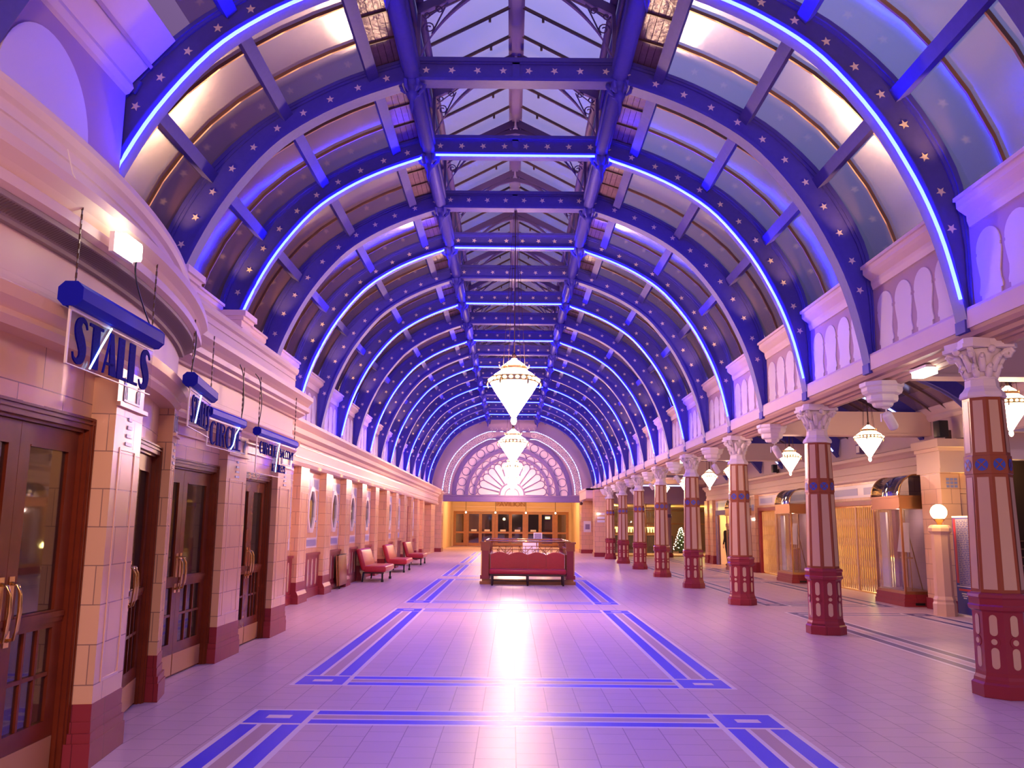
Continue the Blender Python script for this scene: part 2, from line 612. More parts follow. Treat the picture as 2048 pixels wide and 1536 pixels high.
# tall blind-arched wall above the bow, first bay
mb = MB()
aw = [(7.2 + .76 * math.cos(t), 5.18 + .77 * math.sin(t)) for t in [math.pi * j / 24 for j in range(25)]]
mb.prism([(1.0, 3.9), (8.66, 3.9), (8.66, 6.2), (1.0, 6.2)], 'x', -4.35, -4.21)
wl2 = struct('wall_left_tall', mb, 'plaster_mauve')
fld = MB().prism([(7.96, 3.9)] + aw + [(6.44, 3.9)], 'x', 0, .012)
obj('blind_arch', fld, 'plaster_white', wl2, (-4.21, 0, 0))
obj('blind_arch', fld, 'plaster_white', wl2, (-4.21, -2.0, 0))
trim(MB().prism([(-4.21, 6.14), (-4.17, 6.16), (-4.13, 6.22), (-4.15, 6.28), (-3.72, 6.78), (-3.80, 6.86), (-4.3, 6.3)], 'y', 1.0, 8.66), 'plaster')
trim(MB().prism([(-3.98, 6.46), (-3.965, 6.44), (-3.94, 6.47), (-3.955, 6.49)], 'y', 1.0, 8.66), 'plaster_mauve')


# pilasters with red bases
pmb = MB().box(-.15, .15, 0, PILW, .42, 2.74)
pbase = MB().box(-.17, .21, -.03, PILW + .03, 0, .13)
pbase.prism([(-.15, .13), (.20, .13), (.20, .17), (.185, .20), (.165, .24), (.155, .25), (.155, .42), (-.15, .42)], 'y', -.015, PILW + .015)
pin = MB().box(.15, .156, .14, PILW - .14, .95, 2.20)
pcap = MB().box(.15, .158, .22, PILW - .22, 2.34, 2.36)
TRIM[0] += 1
pil = struct('trim_%d' % TRIM[0], pmb, 'faience_small', (XL, PIL0, 0))
obj('plinth', pbase, 'red_tile', pil)
pframe = MB()
for a, b, c, d in ((.12, PILW - .12, .50, .52), (.12, PILW - .12, 2.2, 2.22), (.12, .14, .52, 2.2), (PILW - .14, PILW - .12, .52, 2.2)):
    pframe.box(.15, .157, a, b, c, d)
obj('inlay', pframe, 'faience_plain', pil)
for k in range(1, N_PIL):
    if 42.4 < PIL0 + BAY * k < 47.2:
        continue
    dup(pil, (XL, PIL0 + BAY * k, 0))

# panels between pilasters: red fluted dado, blue bands, octagonal window
dado = MB().box(0, .05, 0, 1.72, 0, .95)
dado.box(.05, .07, 0, 1.72, .0, .14).box(.05, .08, 0, 1.72, .90, .95).box(.05, .065, 0, 1.72, .14, .2)
sl = MB()
for j in range(4):
    c = .28 + j * .387
    sl.prism([(c - .06, .26), (c + .06, .26)] + [(c + .06 * math.cos(a), .76 + .06 * math.sin(a)) for a in [math.pi * q / 8 for q in range(9)]] + [], 'x', .05, .056)
octs = [(math.cos(R(22.5 + 45 * q)), math.sin(R(22.5 + 45 * q))) for q in range(8)]


def octa(hw, hh, x0, x1, hole=None):
    pts = [(.86 + hw * 1.08 * c, 1.89 + hh * 1.08 * s_) for c, s_ in octs]
    mb = MB()
    if hole is None:
        return mb.prism(pts, 'x', x0, x1)
    inn = [(.86 + hole[0] * 1.08 * c, 1.89 + hole[1] * 1.08 * s_) for c, s_ in octs]
    return mb.strip(inn + inn[:1], pts + pts[:1], 'x', x0, x1)


band_b = MB().box(0, .008, .22, 1.5, 1.10, 1.24).box(0, .008, .20, .62, 2.36, 2.56).box(0, .008, .70, 1.02, 2.36, 2.56).box(0, .008, 1.10, 1.52, 2.36, 2.56)
band_b.box(0, .008, 1.575, 1.60, 1.3, 2.3).box(0, .008, .12, .145, 1.3, 2.3)
band_w = MB().box(0, .006, .10, 1.62, 1.06, 1.28).box(0, .006, .10, 1.62, 2.32, 2.60).box(0, .006, 1.56, 1.62, 1.28, 2.32).box(0, .006, .10, .16, 1.28, 2.32)
for j in range(5):
    band_b.box(0, .008, .80 + .02 * j, .81 + .02 * j, 2.24, 2.31)


def wall_panel(y, window=True, full=True):
    """the bay starting at y (far edge of a pilaster)"""
    TRIM[0] += 1
    t = struct('trim_%d' % TRIM[0], dado, 'red_tile', (XL, y, 0))
    obj('slot', sl, 'cream_slot', t)
    obj('tile_border', band_w, 'white_tile', t)
    obj('tile_band', band_b, 'pale_blue_tile', t, (.002, 0, 0))
    WIN[0] += 1
    w = struct('window_%d' % WIN[0], octa(.36, .50, 0, .05, (.27, .40)), 'white_tile', (XL, y, 0))
    obj('pane', octa(.275, .405, .004, .012), 'pane_dark', w)
    obj('stud', MB().box(.0, .05, .40, .46, 2.2, 2.24).box(0, .05, 1.26, 1.32, 1.62, 1.66), 'pale_blue_tile', w)
    return t, w


mat('pane_dark', (0.035, 0.025, 0.02), 0.06, spec=0.8)
pt, pw = wall_panel(PIL0 + PILW)
for k in (1, 2, 3, 5, 6, 8):
    TRIM[0] += 1
    dup(pt, (XL, PIL0 + PILW + BAY * k, 0))
    dup(pw, (XL, PIL0 + PILW + BAY * k, 0))
dup(pt, (XL, PIL0 - 1.72, 0)); dup(pw, (XL, PIL0 - 1.72, 0))
# far door with a pale window
DOOR[0] += 1
mb = MB().box(-.08, .02, 37.1, 39.0, 2.25, 2.35).box(-.08, .02, 37.1, 37.2, 0, 2.25).box(-.08, .02, 38.9, 39.0, 0, 2.25).box(-.08, -.03, 37.2, 38.9, 0, 1.0).box(-.09, -.08, 37.2, 38.9, 1.0, 2.25)
d_far = struct('door_%d' % DOOR[0], mb, 'red_plain', (XL, 0, 0))
obj('blind', MB().box(-.05, -.045, 37.4, 38.7, 1.05, 2.2), 'pale_blue_tile', d_far)
trim(MB().box(XL - .01, XL + .03, 42.4, 47.9, 0, .12).box(XL - .795, XL - .77, 42.45, 47.85, .45, .48).box(XL - .795, XL - .77, 42.45, 47.85, .80, .83), 'faience_plain')

# ================================================================== TICKET BLOCK AND BOW, LEFT FOREGROUND
BC = (-13.1, 5.1)
RF = 10.32                       # face radius of the bow
XF = -3.42                       # flat face
YB0, YB1 = 8.1, 13.3
A0, A1 = -0.62, 0.318
ENT_LOW = [(-.35, 2.66), (.02, 2.66), (.06, 2.70), (.04, 2.74), (.10, 2.79), (.12, 2.85), (.03, 2.87), (.025, 2.90), (-.35, 2.90)]
FRIEZE = [(-.35, 2.90), (.015, 2.90), (.015, 2.925), (.005, 2.93), (.005, 2.955), (0, 2.96), (0, 3.20), (-.35, 3.20)]
DENT = [(-.35, 3.20), (.04, 3.20), (.05, 3.22), (.155, 3.27), (.155, 3.30), (-.35, 3.30)]
CORNICE = [(-.35, 3.30), (.16, 3.30), (.20, 3.32), (.20, 3.38), (.17, 3.40), (.20, 3.44), (.25, 3.49), (.25, 3.55), (.10, 3.585), (-.35, 3.60)]
PARAPET = [(-.35, 3.60), (0, 3.60), (0, 3.80), (.012, 3.805), (.012, 3.82), (.0, 3.825), (.0, 3.88), (.03, 3.90), (.05, 3.94), (.05, 3.98), (-.35, 3.98)]
for prof, mt_ in ((ENT_LOW, 'faience_plain'), (FRIEZE, 'moulding'), (DENT, 'grille_dark'), (CORNICE, 'moulding'), (PARAPET, 'plaster')):
    mb = MB().prism([(XF + a, b) for a, b in prof], 'y', YB0, YB1 + max(0, max(a for a, b in prof) - .02))
    if mt_ == 'grille_dark':
        mt2 = 'moulding'
    else:
        mt2 = mt_
    n = 40
    rows = []
    for q in range(n + 1):
        a = A0 + (A1 - A0) * q / n
        rows.append([(BC[0] + (RF + d) * math.cos(a), BC[1] + (RF + d) * math.sin(a), z) for d, z in prof])
    arc = MB().surf(rows, 0, False, True)
    arc.add(rows[0], [tuple(range(len(prof)))]).add(rows[-1], [tuple(range(len(prof)))[::-1]])
    trim(arc, mt_)
    trim(mb, mt2)
# dentil slots of the bow cornice
dent = MB()
for q in range(260):
    a = -0.30 + 0.60 * q / 260
    c, s_ = math.cos(a), math.sin(a)
    dent.add([(BC[0] + (RF + d) * math.cos(a + t), BC[1] + (RF + d) * math.sin(a + t), z) for d, z in ((.07, 3.222), (.15, 3.262)) for t in (0, .0010)], [(0, 1, 3, 2)])
trim(dent, 'bar_dark')
# flat top of the block, tiles over the doors, end wall
trim(MB().box(-4.9, XF - .1, 2.0, YB1 - .02, 3.80, 3.90), 'plaster')
mb = MB().box(XF - .25, XF - .08, YB0, YB1, 2.26, 2.68).box(-4.5, XF - .02, YB1 - .3, YB1, 0, 3.65)
rows = []
for q in range(31):
    a = A0 + (A1 - A0) * q / 30
    rows.append([(BC[0] + (RF + d) * math.cos(a), BC[1] + (RF + d) * math.sin(a), z) for d, z in ((-.3, 2.28), (-.12, 2.28), (-.12, 2.68), (-.3, 2.68))])
mb.surf(rows, 0, False, True)
struct('wall_left_ticket_hall', mb, 'faience')
trim(MB().box(XF - .10, XF - .03, YB0, YB1, 2.62, 2.67).box(XF - .10, XF - .05, YB0, YB1, 2.50, 2.52), 'faience_plain')


def pillar(base_pts, z1=2.68):
    """tiled pier on plan polygon base_pts (front edge is points 0-1, facing the hall)"""
    TRIM[0] += 1
    t = struct('trim_%d' % TRIM[0], MB().prism(base_pts, 'z', .40, z1), 'faience_small')
    c = Vector((sum(p[0] for p in base_pts) / len(base_pts), sum(p[1] for p in base_pts) / len(base_pts)))
    def grow(d):
        return [tuple(c + (Vector(p) - c) * (1 + d / (Vector(p) - c).length)) for p in base_pts]
    b = MB().prism(grow(.06), 'z', 0, .16).prism(grow(.045), 'z', .16, .22).prism(grow(.02), 'z', .22, .29).prism(grow(.01), 'z', .29, .40)
    obj('plinth', b, 'red_tile', t)
    p0, p1 = Vector(base_pts[0]), Vector(base_pts[1])
    d = (p1 - p0); L = d.length; d.normalize()
    nrm = Vector((d.y, -d.x))
    if nrm.x < 0:
        nrm = -nrm
    def onface(a, b_, z0, z1_, th, mbx):
        q0, q1 = p0 + d * a, p0 + d * b_
        return mbx.prism([tuple(q0), tuple(q1), tuple(q1 + nrm * th), tuple(q0 + nrm * th)], 'z', z0, z1_)
    fr = MB()
    e_ = min(.12, L * .2)
    for a, b_, z0, z1_ in ((e_, L - e_, .52, .54), (e_, L - e_, 2.10, 2.12), (e_, e_ + .02, .54, 2.10), (L - e_ - .02, L - e_, .54, 2.10)):
        onface(a, b_, z0, z1_, .006, fr)
    obj('inlay', fr, 'faience_plain', t)
    orn = MB()
    for j in range(4):
        onface(L / 2 - .07 + .012 * j, L / 2 + .07 - .012 * j, 2.14 + .06 * j, 2.165 + .06 * j, .008, orn)
    if z1 > 2.6:
        for j in range(3):
            onface(e_ + .03 * j, e_ + .012 + .03 * j, 2.46, 2.62 - .03 * j, .008, orn)
            onface(L - e_ - .012 - .03 * j, L - e_ - .03 * j, 2.46, 2.62 - .03 * j, .008, orn)
        onface(e_, L - e_, 2.45, 2.465, .008, orn)
    obj('ornament', orn, 'pale_blue_tile', t)
    cap = MB()
    onface(-.02, L + .02, 2.40, 2.43, .03, cap)
    obj('band', cap, 'faience_plain', t)
    return t


def bowp(y, d=0.0):
    a = math.asin((y - BC[1]) / (RF + d))
    return (BC[0] + (RF + d) * math.cos(a), BC[1] + (RF + d) * math.sin(a))


pillar([bowp(5.98, .04), bowp(6.57, .04), bowp(6.52, -.26), bowp(5.93, -.26)], 2.85)
pillar([bowp(3.75, .04), bowp(4.35, .04), bowp(4.35, -.26), bowp(3.75, -.26)], 2.85)
pillar([(XF + .21, YB0), (XF + .12, YB0 + .33), (XF - .2, YB0 + .33), (XF - .2, YB0)], 2.70)
pillar([(XF + .02, 10.28), (XF + .02, 11.05), (XF - .2, 11.05), (XF - .2, 10.28)])
pillar([(XF + .02, 12.55), (XF + .02, 13.3), (XF - .2, 13.3), (XF - .2, 12.55)])


def double_door(y0, y1, pos, rz, zt=2.25, handles=True, arc=False):
    """double door in local coords: width along +y from 0 to W, hall side is +x"""
    W = y1 - y0
    DOOR[0] += 1
    mb = MB()
    fw_ = .085
    for a, b, c, d in ((0, fw_, 0, zt), (W - fw_, W, 0, zt), (fw_, W - fw_, zt - fw_, zt)):
        mb.box(-.12, .03, a, b, c, d)
    for a, b, c, d in ((fw_, fw_ + .02, 0, zt - fw_), (W - fw_ - .02, W - fw_, 0, zt - fw_), (fw_, W - fw_, zt - fw_ - .02, zt - fw_)):
        mb.box(-.12, 0, a, b, c, d)
    for o_ in (.02, .05):
        mb.box(.03, .042, o_, o_ + .014, 0, zt - .02).box(.03, .042, W - o_ - .014, W - o_, 0, zt - .02).box(.03, .042, .02, W - .02, zt - o_, zt - o_ + .014)
    t = struct('door_%d' % DOOR[0], mb, 'mahogany', pos)
    t.rotation_euler.z = rz
    a0, a1 = fw_ + .022, W - fw_ - .022
    mid = (a0 + a1) / 2
    for q, (la, lb) in enumerate(((a0, mid - .002), (mid + .002, a1))):
        lw = lb - la
        zt_ = zt - fw_ - .022
        st = min(.115, lw * .2)
        lf = MB()
        x0, x1 = -.075, -.03
        lf.box(x0, x1, la, la + st, .01, zt_).box(x0, x1, lb - st, lb, .01, zt_)
        lf.box(x0, x1, la + st, lb - st, zt_ - .13, zt_).box(x0, x1, la + st, lb - st, .92, 1.02).box(x0, x1, la + st, lb - st, .01, .34)
        lf.box(x1, x1 + .02, la + .02, lb - .02, .985, 1.02).box(x1, x1 + .012, la + .02, lb - .02, .955, .985)
        gw = lw - 2 * st
        for j in (1, 2):
            lf.box(x0 + .005, x1 - .004, la + st + gw * j / 3 - .011, la + st + gw * j / 3 + .011, .34, .92)
        lf.box(x0 + .005, x1 - .004, la + st, lb - st, .62, .645)
        for zc in (1.02, zt_ - .142):
            lf.box(x1 - .012, x1 + .004, la + st, lb - st, zc, zc + .012)
        leaf = obj('leaf', lf, 'mahogany', t)
        obj('pane', MB().box(-.056, -.05, la + st, lb - st, 1.02, zt_ - .13).box(-.056, -.05, la + st, lb - st, .34, .92), 'door_glass', leaf)
        obj('kick_plate', MB().box(x1, x1 + .004, la + .01, lb - .01, .02, .23), 'brass_kick', leaf)
        if handles:
            hy = lb - .052 if q == 0 else la + .052
            hb = MB().box(x1, x1 + .006, hy - .028, hy + .028, .86, 1.27)
            hb.tube([(x1 + .006, hy, .90), (x1 + .045, hy, .91), (x1 + .062, hy, .96), (x1 + .068, hy, 1.07), (x1 + .062, hy, 1.17), (x1 + .045, hy, 1.22), (x1 + .006, hy, 1.23)],
                    [.012, .011, .012, .014, .012, .011, .012], 8)
            obj('handle', hb, 'brass', leaf)
    return t


pA, pB = bowp(4.36, -.12), bowp(5.97, -.12)
double_door(0, (Vector(pB) - Vector(pA)).length, (pA[0], pA[1], 0), math.atan2(-(pB[0] - pA[0]), pB[1] - pA[1]), 2.30)
pA, pB = bowp(6.56, -.10), bowp(8.08, -.10)
double_door(0, (Vector(pB) - Vector(pA)).length, (pA[0], pA[1], 0), math.atan2(-(pB[0] - pA[0]), pB[1] - pA[1]), 2.29)
double_door(0, 10.28 - 8.43, (XF - .10, 8.43, 0), 0, 2.26)
double_door(0, 12.55 - 11.05, (XF - .10, 11.05, 0), 0, 2.26)
# dim vestibule behind the doors
mb = MB().box(-5.3, -5.2, 2.6, 13.2, 0, 2.7).box(-5.3, -3.7, 2.5, 2.6, 0, 2.7).box(-5.3, -3.65, 13.0, 13.05, 0, 2.7).box(-5.3, -3.6, 2.6, 13.2, 2.72, 2.78)
struct('wall_vestibule', mb, 'vest_wall')
struct('trim_100', MB().box(-5.2, -5.16, 2.6, 13.1, 0, 1.1), 'oak')
lamp('vestibule_lamp', 'POINT', (-4.5, 6.0, 2.3), 4, (1, .66, .35), .1)
lamp('vestibule_lamp', 'POINT', (-4.5, 10.5, 2.3), 5, (1, .66, .35), .1)

# ================================================================== VAULT: BOARDS, PURLINS, LANTERN (the ceiling)
CY0, CY1 = 0.5, Y_END
GLASS = [(4.90, 4.95), (4.74, 5.45), (4.52, 5.92), (4.25, 6.34), (3.95, 6.70), (3.60, 7.02), (3.25, 7.27), (2.85, 7.51), (2.45, 7.71), (2.05, 7.88)]
PUR = [(4.20, 6.30), (3.22, 7.22), (2.03, 7.82)]
ceiling = bpy.data.objects.new('ceiling', None)
COL.objects.link(ceiling)
ceiling['kind'] = 'structure'
for s in (-1, 1):
    mb = MB()
    nb = 7
    for q in range(nb):
        t0, t1 = q / nb, (q + .93) / nb
        a = (s * (2.05 - .62 * t0), 7.885 + .2 * t0); b = (s * (2.05 - .62 * t1), 7.885 + .2 * t1)
        mb.prism([a, b, (b[0], b[1] + .03), (a[0], a[1] + .03)], 'y', CY0, CY1)
    mb.prism([(s * 2.05, 7.92), (s * 1.4, 8.13), (s * 1.4, 8.16), (s * 2.05, 7.95)], 'y', CY0, CY1)
    obj('boarding', mb, 'boards', ceiling)
    bat = MB()
    y = CY0 + .3
    while y < CY1:
        bat.prism([(s * 2.03, 7.862), (s * 1.45, 8.05), (s * 1.45, 8.075), (s * 2.03, 7.885)], 'y', y, y + .02)
        y += BAY / 4
    obj('batten', bat, 'bar_dark', ceiling)
    for (x, z) in PUR:
        j = (x - 4.2) / -2.17
        ang = math.atan2(z - 4.2, x)
        u = Vector((math.cos(ang), math.sin(ang))); w = Vector((-u.y, u.x))
        c = Vector((x, z)) - u * .0
        P = [c - u * .10 - w * .075, c - u * .10 + w * .075, c + u * .04 + w * .075, c + u * .04 - w * .075]
        obj('purlin', MB().prism([(s * p.x, p.y) for p in P], 'y', 8.7 if (s < 0 and x > 4) else CY0, CY1), 'iron_blue', ceiling)
    obj('wall_plate', MB().prism([(s * 4.98, 4.95), (s * 4.80, 4.95), (s * 4.83, 5.06), (s * 4.93, 5.06)], 'y', CY0, CY1), 'iron_blue', ceiling)
    mb = MB().tube([(s * 1.45, CY0, 7.80), (s * 1.45, CY1, 7.80)], .105, 12)
    mb.tube([(s * 1.37, CY0, 7.93), (s * 1.37, CY1, 7.93)], .035, 8).tube([(s * 1.56, CY0, 7.87), (s * 1.56, CY1, 7.87)], .035, 8)
    obj('rail_tube', mb, 'iron_blue', ceiling)
    obj('lantern_side', MB().box(min(s * 1.46, s * 1.52), max(s * 1.46, s * 1.52), CY0, CY1, 7.9, 9.02), 'iron_blue', ceiling)
    obj('eave_tube', MB().tube([(s * 1.39, CY0, 8.98), (s * 1.39, CY1, 8.98)], .06, 10).tube([(s * 1.44, CY0, 8.6), (s * 1.44, CY1, 8.6)], .03, 8), 'iron_mauve', ceiling)
obj('ridge_beam', MB().box(-.075, .075, CY0, CY1, 9.53, 9.78).box(-.13, .13, CY0, CY1, 9.66, 9.70), 'iron_mauve', ceiling)


def glazing(side, y0, pts, mat_, first=None):
    WIN[0] += 1
    mb = MB().surf([[(side * x, 0, z) for x, z in pts], [(side * x, BAY, z) for x, z in pts]])
    w = struct('window_%d' % WIN[0], mb, mat_, (0, y0, 0))
    for q in (1, 2):
        y = BAY * q / 3
        inn = [(side * (x - .03), z - .035) for x, z in pts]
        out_ = [(side * x, z) for x, z in pts]
        obj('glazing_bar', MB().strip(inn, out_, 'y', y - .014, y + .014), 'bar_bronze', w)
    return w


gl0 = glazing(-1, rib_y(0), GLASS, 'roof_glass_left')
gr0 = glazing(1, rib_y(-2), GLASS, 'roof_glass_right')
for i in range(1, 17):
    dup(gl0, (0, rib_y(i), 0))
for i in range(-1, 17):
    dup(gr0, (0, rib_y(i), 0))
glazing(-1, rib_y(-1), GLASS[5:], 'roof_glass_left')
LG = [(1.45, 8.96), (0.08, 9.70)]
gls = []
for s in (-1, 1):
    WIN[0] += 1
    mb = MB().surf([[(s * x, 0, z + .02) for x, z in LG], [(s * x, BAY, z + .02) for x, z in LG]])
    w = struct('window_%d' % WIN[0], mb, 'lantern_glass', (0, rib_y(-1), 0))
    for q in (0, 1, 2):
        y = BAY * (q + .5) / 3
        b = MB().prism([(s * 1.42, 8.95), (s * .08, 9.67), (s * .08, 9.72), (s * 1.42, 9.0)], 'y', y - .018, y + .018)
        b.box(min(s * .40, s * .44), max(s * .40, s * .44), y - .012, y + .012, 9.42, 9.50)
        obj('glazing_bar', b, 'bar_dark', w)
    for i in range(0, 18):
        dup(w, (0, rib_y(i), 0))

# ================================================================== ROOF ARCHES
INN = [(4.72, 3.62), (4.64, 4.10), (4.50, 4.70), (4.27, 5.31), (3.90, 6.00), (3.36, 6.68), (2.81, 7.10), (2.18, 7.42), (1.42, 7.70)]
OUT = [(4.79, 3.62), (4.79, 4.10), (4.81, 4.70), (4.72, 5.42), (4.26, 6.30), (3.61, 7.00), (2.98, 7.42), (2.30, 7.77), (1.46, 8.06)]
INN_S, OUT_S = spline(INN, 4), spline(OUT, 4)


def lerp_line(t, a=INN_S, b=OUT_S):
    return [(p[0] + (q[0] - p[0]) * t, p[1] + (q[1] - p[1]) * t) for p, q in zip(a, b)]


def star(c, r, rot=0.0):
    return [(c[0] + (r if k % 2 == 0 else r * .42) * math.sin(rot + math.pi * k / 5), c[1] + (r if k % 2 == 0 else r * .42) * math.cos(rot + math.pi * k / 5)) for k in range(10)]


def rib_mesh(s, short=False):
    k0 = 10 if short else 0
    I, O = INN_S[k0:], OUT_S[k0:]
    L = lambda t: [(s * x, z) for x, z in lerp_line(t, I, O)]
    mb = MB()
    mb.strip(L(0.1), L(0.9), 'y', -.045, .045)
    mb.strip(L(0), L(.13), 'y', -.115, .115)
    mb.strip(L(.13), L(.20), 'y', -.075, .075)
    mb.strip(L(.80), L(.88), 'y', -.075, .075)
    mb.strip(L(.88), L(1.0), 'y', -.10, .10)
    # raised stars along the web, pale colour standing in for light through cut-outs
    cl = lerp_line(.5, I, O)
    acc, nxt = 0.0, .30
    for a, b in zip(cl, cl[1:]):
        d = math.dist(a, b)
        while acc + d > nxt:
            t = (nxt - acc) / d
            c = (a[0] + (b[0] - a[0]) * t, a[1] + (b[1] - a[1]) * t)
            ang = math.atan2(b[1] - a[1], b[0] - a[0])
            wd = math.dist(I[0], O[0])
            if c[1] > 4.45:
                mb.prism([(s * x, z) for x, z in star(c, .055, ang)], 'y', -.052, -.043, 1)
            nxt += .42
        acc += d
    if not short:
        mb.box(min(s * 4.68, s * 4.80), max(s * 4.68, s * 4.80), -.10, .10, 3.62, 3.75)
    return mb


def collar_mesh():
    mb = MB().box(-1.38, 1.38, -.045, .045, 7.74, 8.04).box(-1.38, 1.38, -.115, .115, 7.70, 7.745).box(-1.38, 1.38, -.075, .075, 7.745, 7.775)
    mb.box(-1.38, 1.38, -.10, .10, 8.0, 8.06).box(-1.38, 1.38, -.07, .07, 7.975, 8.0)
    mb.box(-.05, .05, -.07, .07, 7.76, 8.04)
    for q in range(8):
        x = -1.26 + 2.52 * q / 7
        mb.prism(star((x, 7.885), .055, q * .4), 'y', -.052, -.043, 1)  # pale like the rib stars, imitating lit holes
    return mb


def truss_mesh():
    mb = MB()
    for s in (-1, 1):
        top = [(s * 1.40, 8.90), (s * 0.02, 9.60)]
        mb.prism([top[0], top[1], (top[1][0], top[1][1] - .15), (top[0][0], top[0][1] - .15)], 'y', -.045, .045)
        low = spline([(s * 1.38, 8.08), (s * 1.25, 8.36), (s * 1.0, 8.70), (s * .68, 9.0), (s * .34, 9.22), (0, 9.30)], 4)
        low2 = [(x * .96, z + .085) for x, z in low]
        mb.strip(low, low2, 'y', -.03, .03)
        mb.box(min(s * 1.36, s * 1.41), max(s * 1.36, s * 1.41), -.03, .03, 8.06, 8.92)
        def scroll(cx, cz, r, turns=1.4, flip=1):
            pts = []
            for q in range(16):
                t = q / 15
                a = flip * t * turns * 2 * math.pi
                rr = r * (1 - .75 * t)
                pts.append((cx + s * rr * math.cos(a), 0, cz + rr * math.sin(a)))
            mb.tube(pts, .011, 4)
        scroll(s * 1.24, 8.56, .09); scroll(s * 1.28, 8.76, .06, 1.2, -1); scroll(s * 1.10, 8.84, .055)
        mb.tube([(s * 1.2, 0, 8.47), (s * 1.02, 0, 8.88)], .012, 4).tube([(s * 1.34, 0, 8.66), (s * .98, 0, 8.95)], .011, 4)
        scroll(s * .16, 9.36, .06); scroll(s * .30, 9.32, .045, 1.2, -1); scroll(s * .42, 9.26, .035)
        mb.tube([(s * .08, 0, 9.30), (s * .05, 0, 9.55)], .014, 4).tube([(s * .5, 0, 9.15), (s * .62, 0, 9.22)], .014, 4)
    return mb


def finial_mesh():
    mb = MB().lathe([(.0, -.48), (.012, -.42), (.035, -.33), (.03, -.27), (.06, -.22), (.085, -.16), (.05, -.11), (.10, -.07), (.135, -.02), (.12, .05), (.14, .10), (.10, .16)], 10)
    for q in range(6):
        a = math.pi * q / 3
        c, s_ = math.cos(a), math.sin(a)
        mb.tube([(c * .10, s_ * .10, .02), (c * .17, s_ * .17, -.03), (c * .15, s_ * .15, -.10), (c * .09, s_ * .09, -.16)], [.02, .035, .03, .012], 5)
    return mb


def led_mesh(s, short=False):
    k0 = 10 if short else 3
    L = [(s * (x - .02), -.118, z - .012) for x, z in INN_S[k0:]]
    L[-1] = (s * 1.56, -.118, 7.645)
    return MB().tube(L, .020, 5)


def make_arch(lit, short):
    t = thing('roof_arch', 'arch', 'arch')
    obj('rib', rib_mesh(-1, short), ['iron_blue', 'gold_and_starlight'], t)
    obj('rib', rib_mesh(1), ['iron_blue', 'gold_and_starlight'], t)
    obj('collar_beam', collar_mesh(), ['iron_blue', 'gold_and_starlight'], t)
    obj('gable_bracket', truss_mesh(), 'iron_mauve', t)
    for s in (-1, 1):
        obj('finial', finial_mesh(), 'iron_blue', t, (s * 1.45, -.02, 7.70))
    if lit:
        for mb_ in (led_mesh(-1, short), led_mesh(1), MB().tube([(-1.33, -.118, 7.69), (1.33, -.118, 7.69)], .020, 5)):
            o = obj('light_strip', mb_, 'led_blue', t)
            o['label'] = 'glowing blue light strip along the lower edge'
    return t


arch_src = {}
for i in range(-1, 18):
    lit = i % 2 == 0
    short = i in (0, 1, 2)
    y = rib_y(i)
    if lit:
        k = i // 2
        lab = ('lit blue roof arch with glowing strip over the %s column from the camera' % ORD[k]) if k >= 0 and k < 8 else \
            ('farthest lit blue roof arch, last with a glowing strip before the fan window' if k >= 8 else 'lit blue iron roof arch overhead, behind the top edge of the photo')
        if k == 0:
            lab = 'nearest lit blue roof arch, top cut off by the photo, over the closest column'
    else:
        k = (i - 1) // 2
        lab = 'unlit blue roof arch with stars between the %s and %s columns' % (ORD[max(k, 0)], ORD[k + 1])
        if i == -1:
            lab = 'unlit blue iron arch showing only in the top corners of the photo'
        if k >= 7:
            lab = 'unlit blue iron roof arch just past the last column, two before the fan window' if k == 7 else 'unlit blue iron roof arch nearest the fan window'
    key = (lit, short)
    if key not in arch_src:
        t = make_arch(lit, short)
        t.location = (0, y, 0); t['label'] = lab
        arch_src[key] = t
    else:
        t = dup(arch_src[key], (0, y, 0), label=lab)
    t['group'] = 'lit roof arches' if lit else 'unlit roof arches'

# warm uplighters standing on the side cornices, one per bay and side
for i in range(-1, 17):
    for s in (-1, 1):
        if s < 0 and i < 0:
            continue
        y = rib_y(i + 1) - .30
        lamp('uplight', 'SPOT', (s * 4.66, y + .05, 5.14), 48 * WARM_POWER, (1.0, .55, .12), .03, (s * 4.0, y + .16, 6.7), 46, .9)
# stronger floodlights at the nearest bay
lamp('uplight_flood', 'SPOT', (4.45, rib_y(0) + .5, 5.15), 30 * WARM_POWER, (1.0, .44, .14), .05, (3.2, rib_y(0) + 1.0, 7.4), 80, 1.0)
lamp('uplight_flood', 'SPOT', (-4.40, rib_y(0) + .5, 5.15), 22 * WARM_POWER, (1.0, .42, .12), .05, (-3.0, rib_y(0) + 1.0, 7.5), 80, 1.0)

# ================================================================== ARCADE: BEAM, COLUMNS, BRACKETS (right)
XC = 4.86
BEAM = [(5.05, 3.60), (5.05, 3.46), (4.98, 3.46), (4.96, 3.50), (4.92, 3.50), (4.90, 3.53), (4.84, 3.53), (4.82, 3.57), (4.76, 3.58), (4.73, 3.62),
        (4.715, 3.66), (4.715, 3.80), (4.73, 3.83), (4.73, 3.87), (5.20, 3.87), (5.20, 3.60)]
trim(MB().prism(BEAM[::-1], 'y', 2.0, 52.0), 'soffit')
trim(MB().prism([(4.70, 3.655), (4.716, 3.655), (4.716, 3.875), (4.70, 3.84)], 'y', 2.0, 52.0), 'plaster')
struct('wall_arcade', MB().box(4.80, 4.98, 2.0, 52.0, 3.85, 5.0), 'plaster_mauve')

oct_ph = math.pi / 8


def octprism(mb, prof, mi=0, smooth=False):
    return mb.lathe(prof, 8, (0, 0), mi, False, oct_ph, apothem=True)


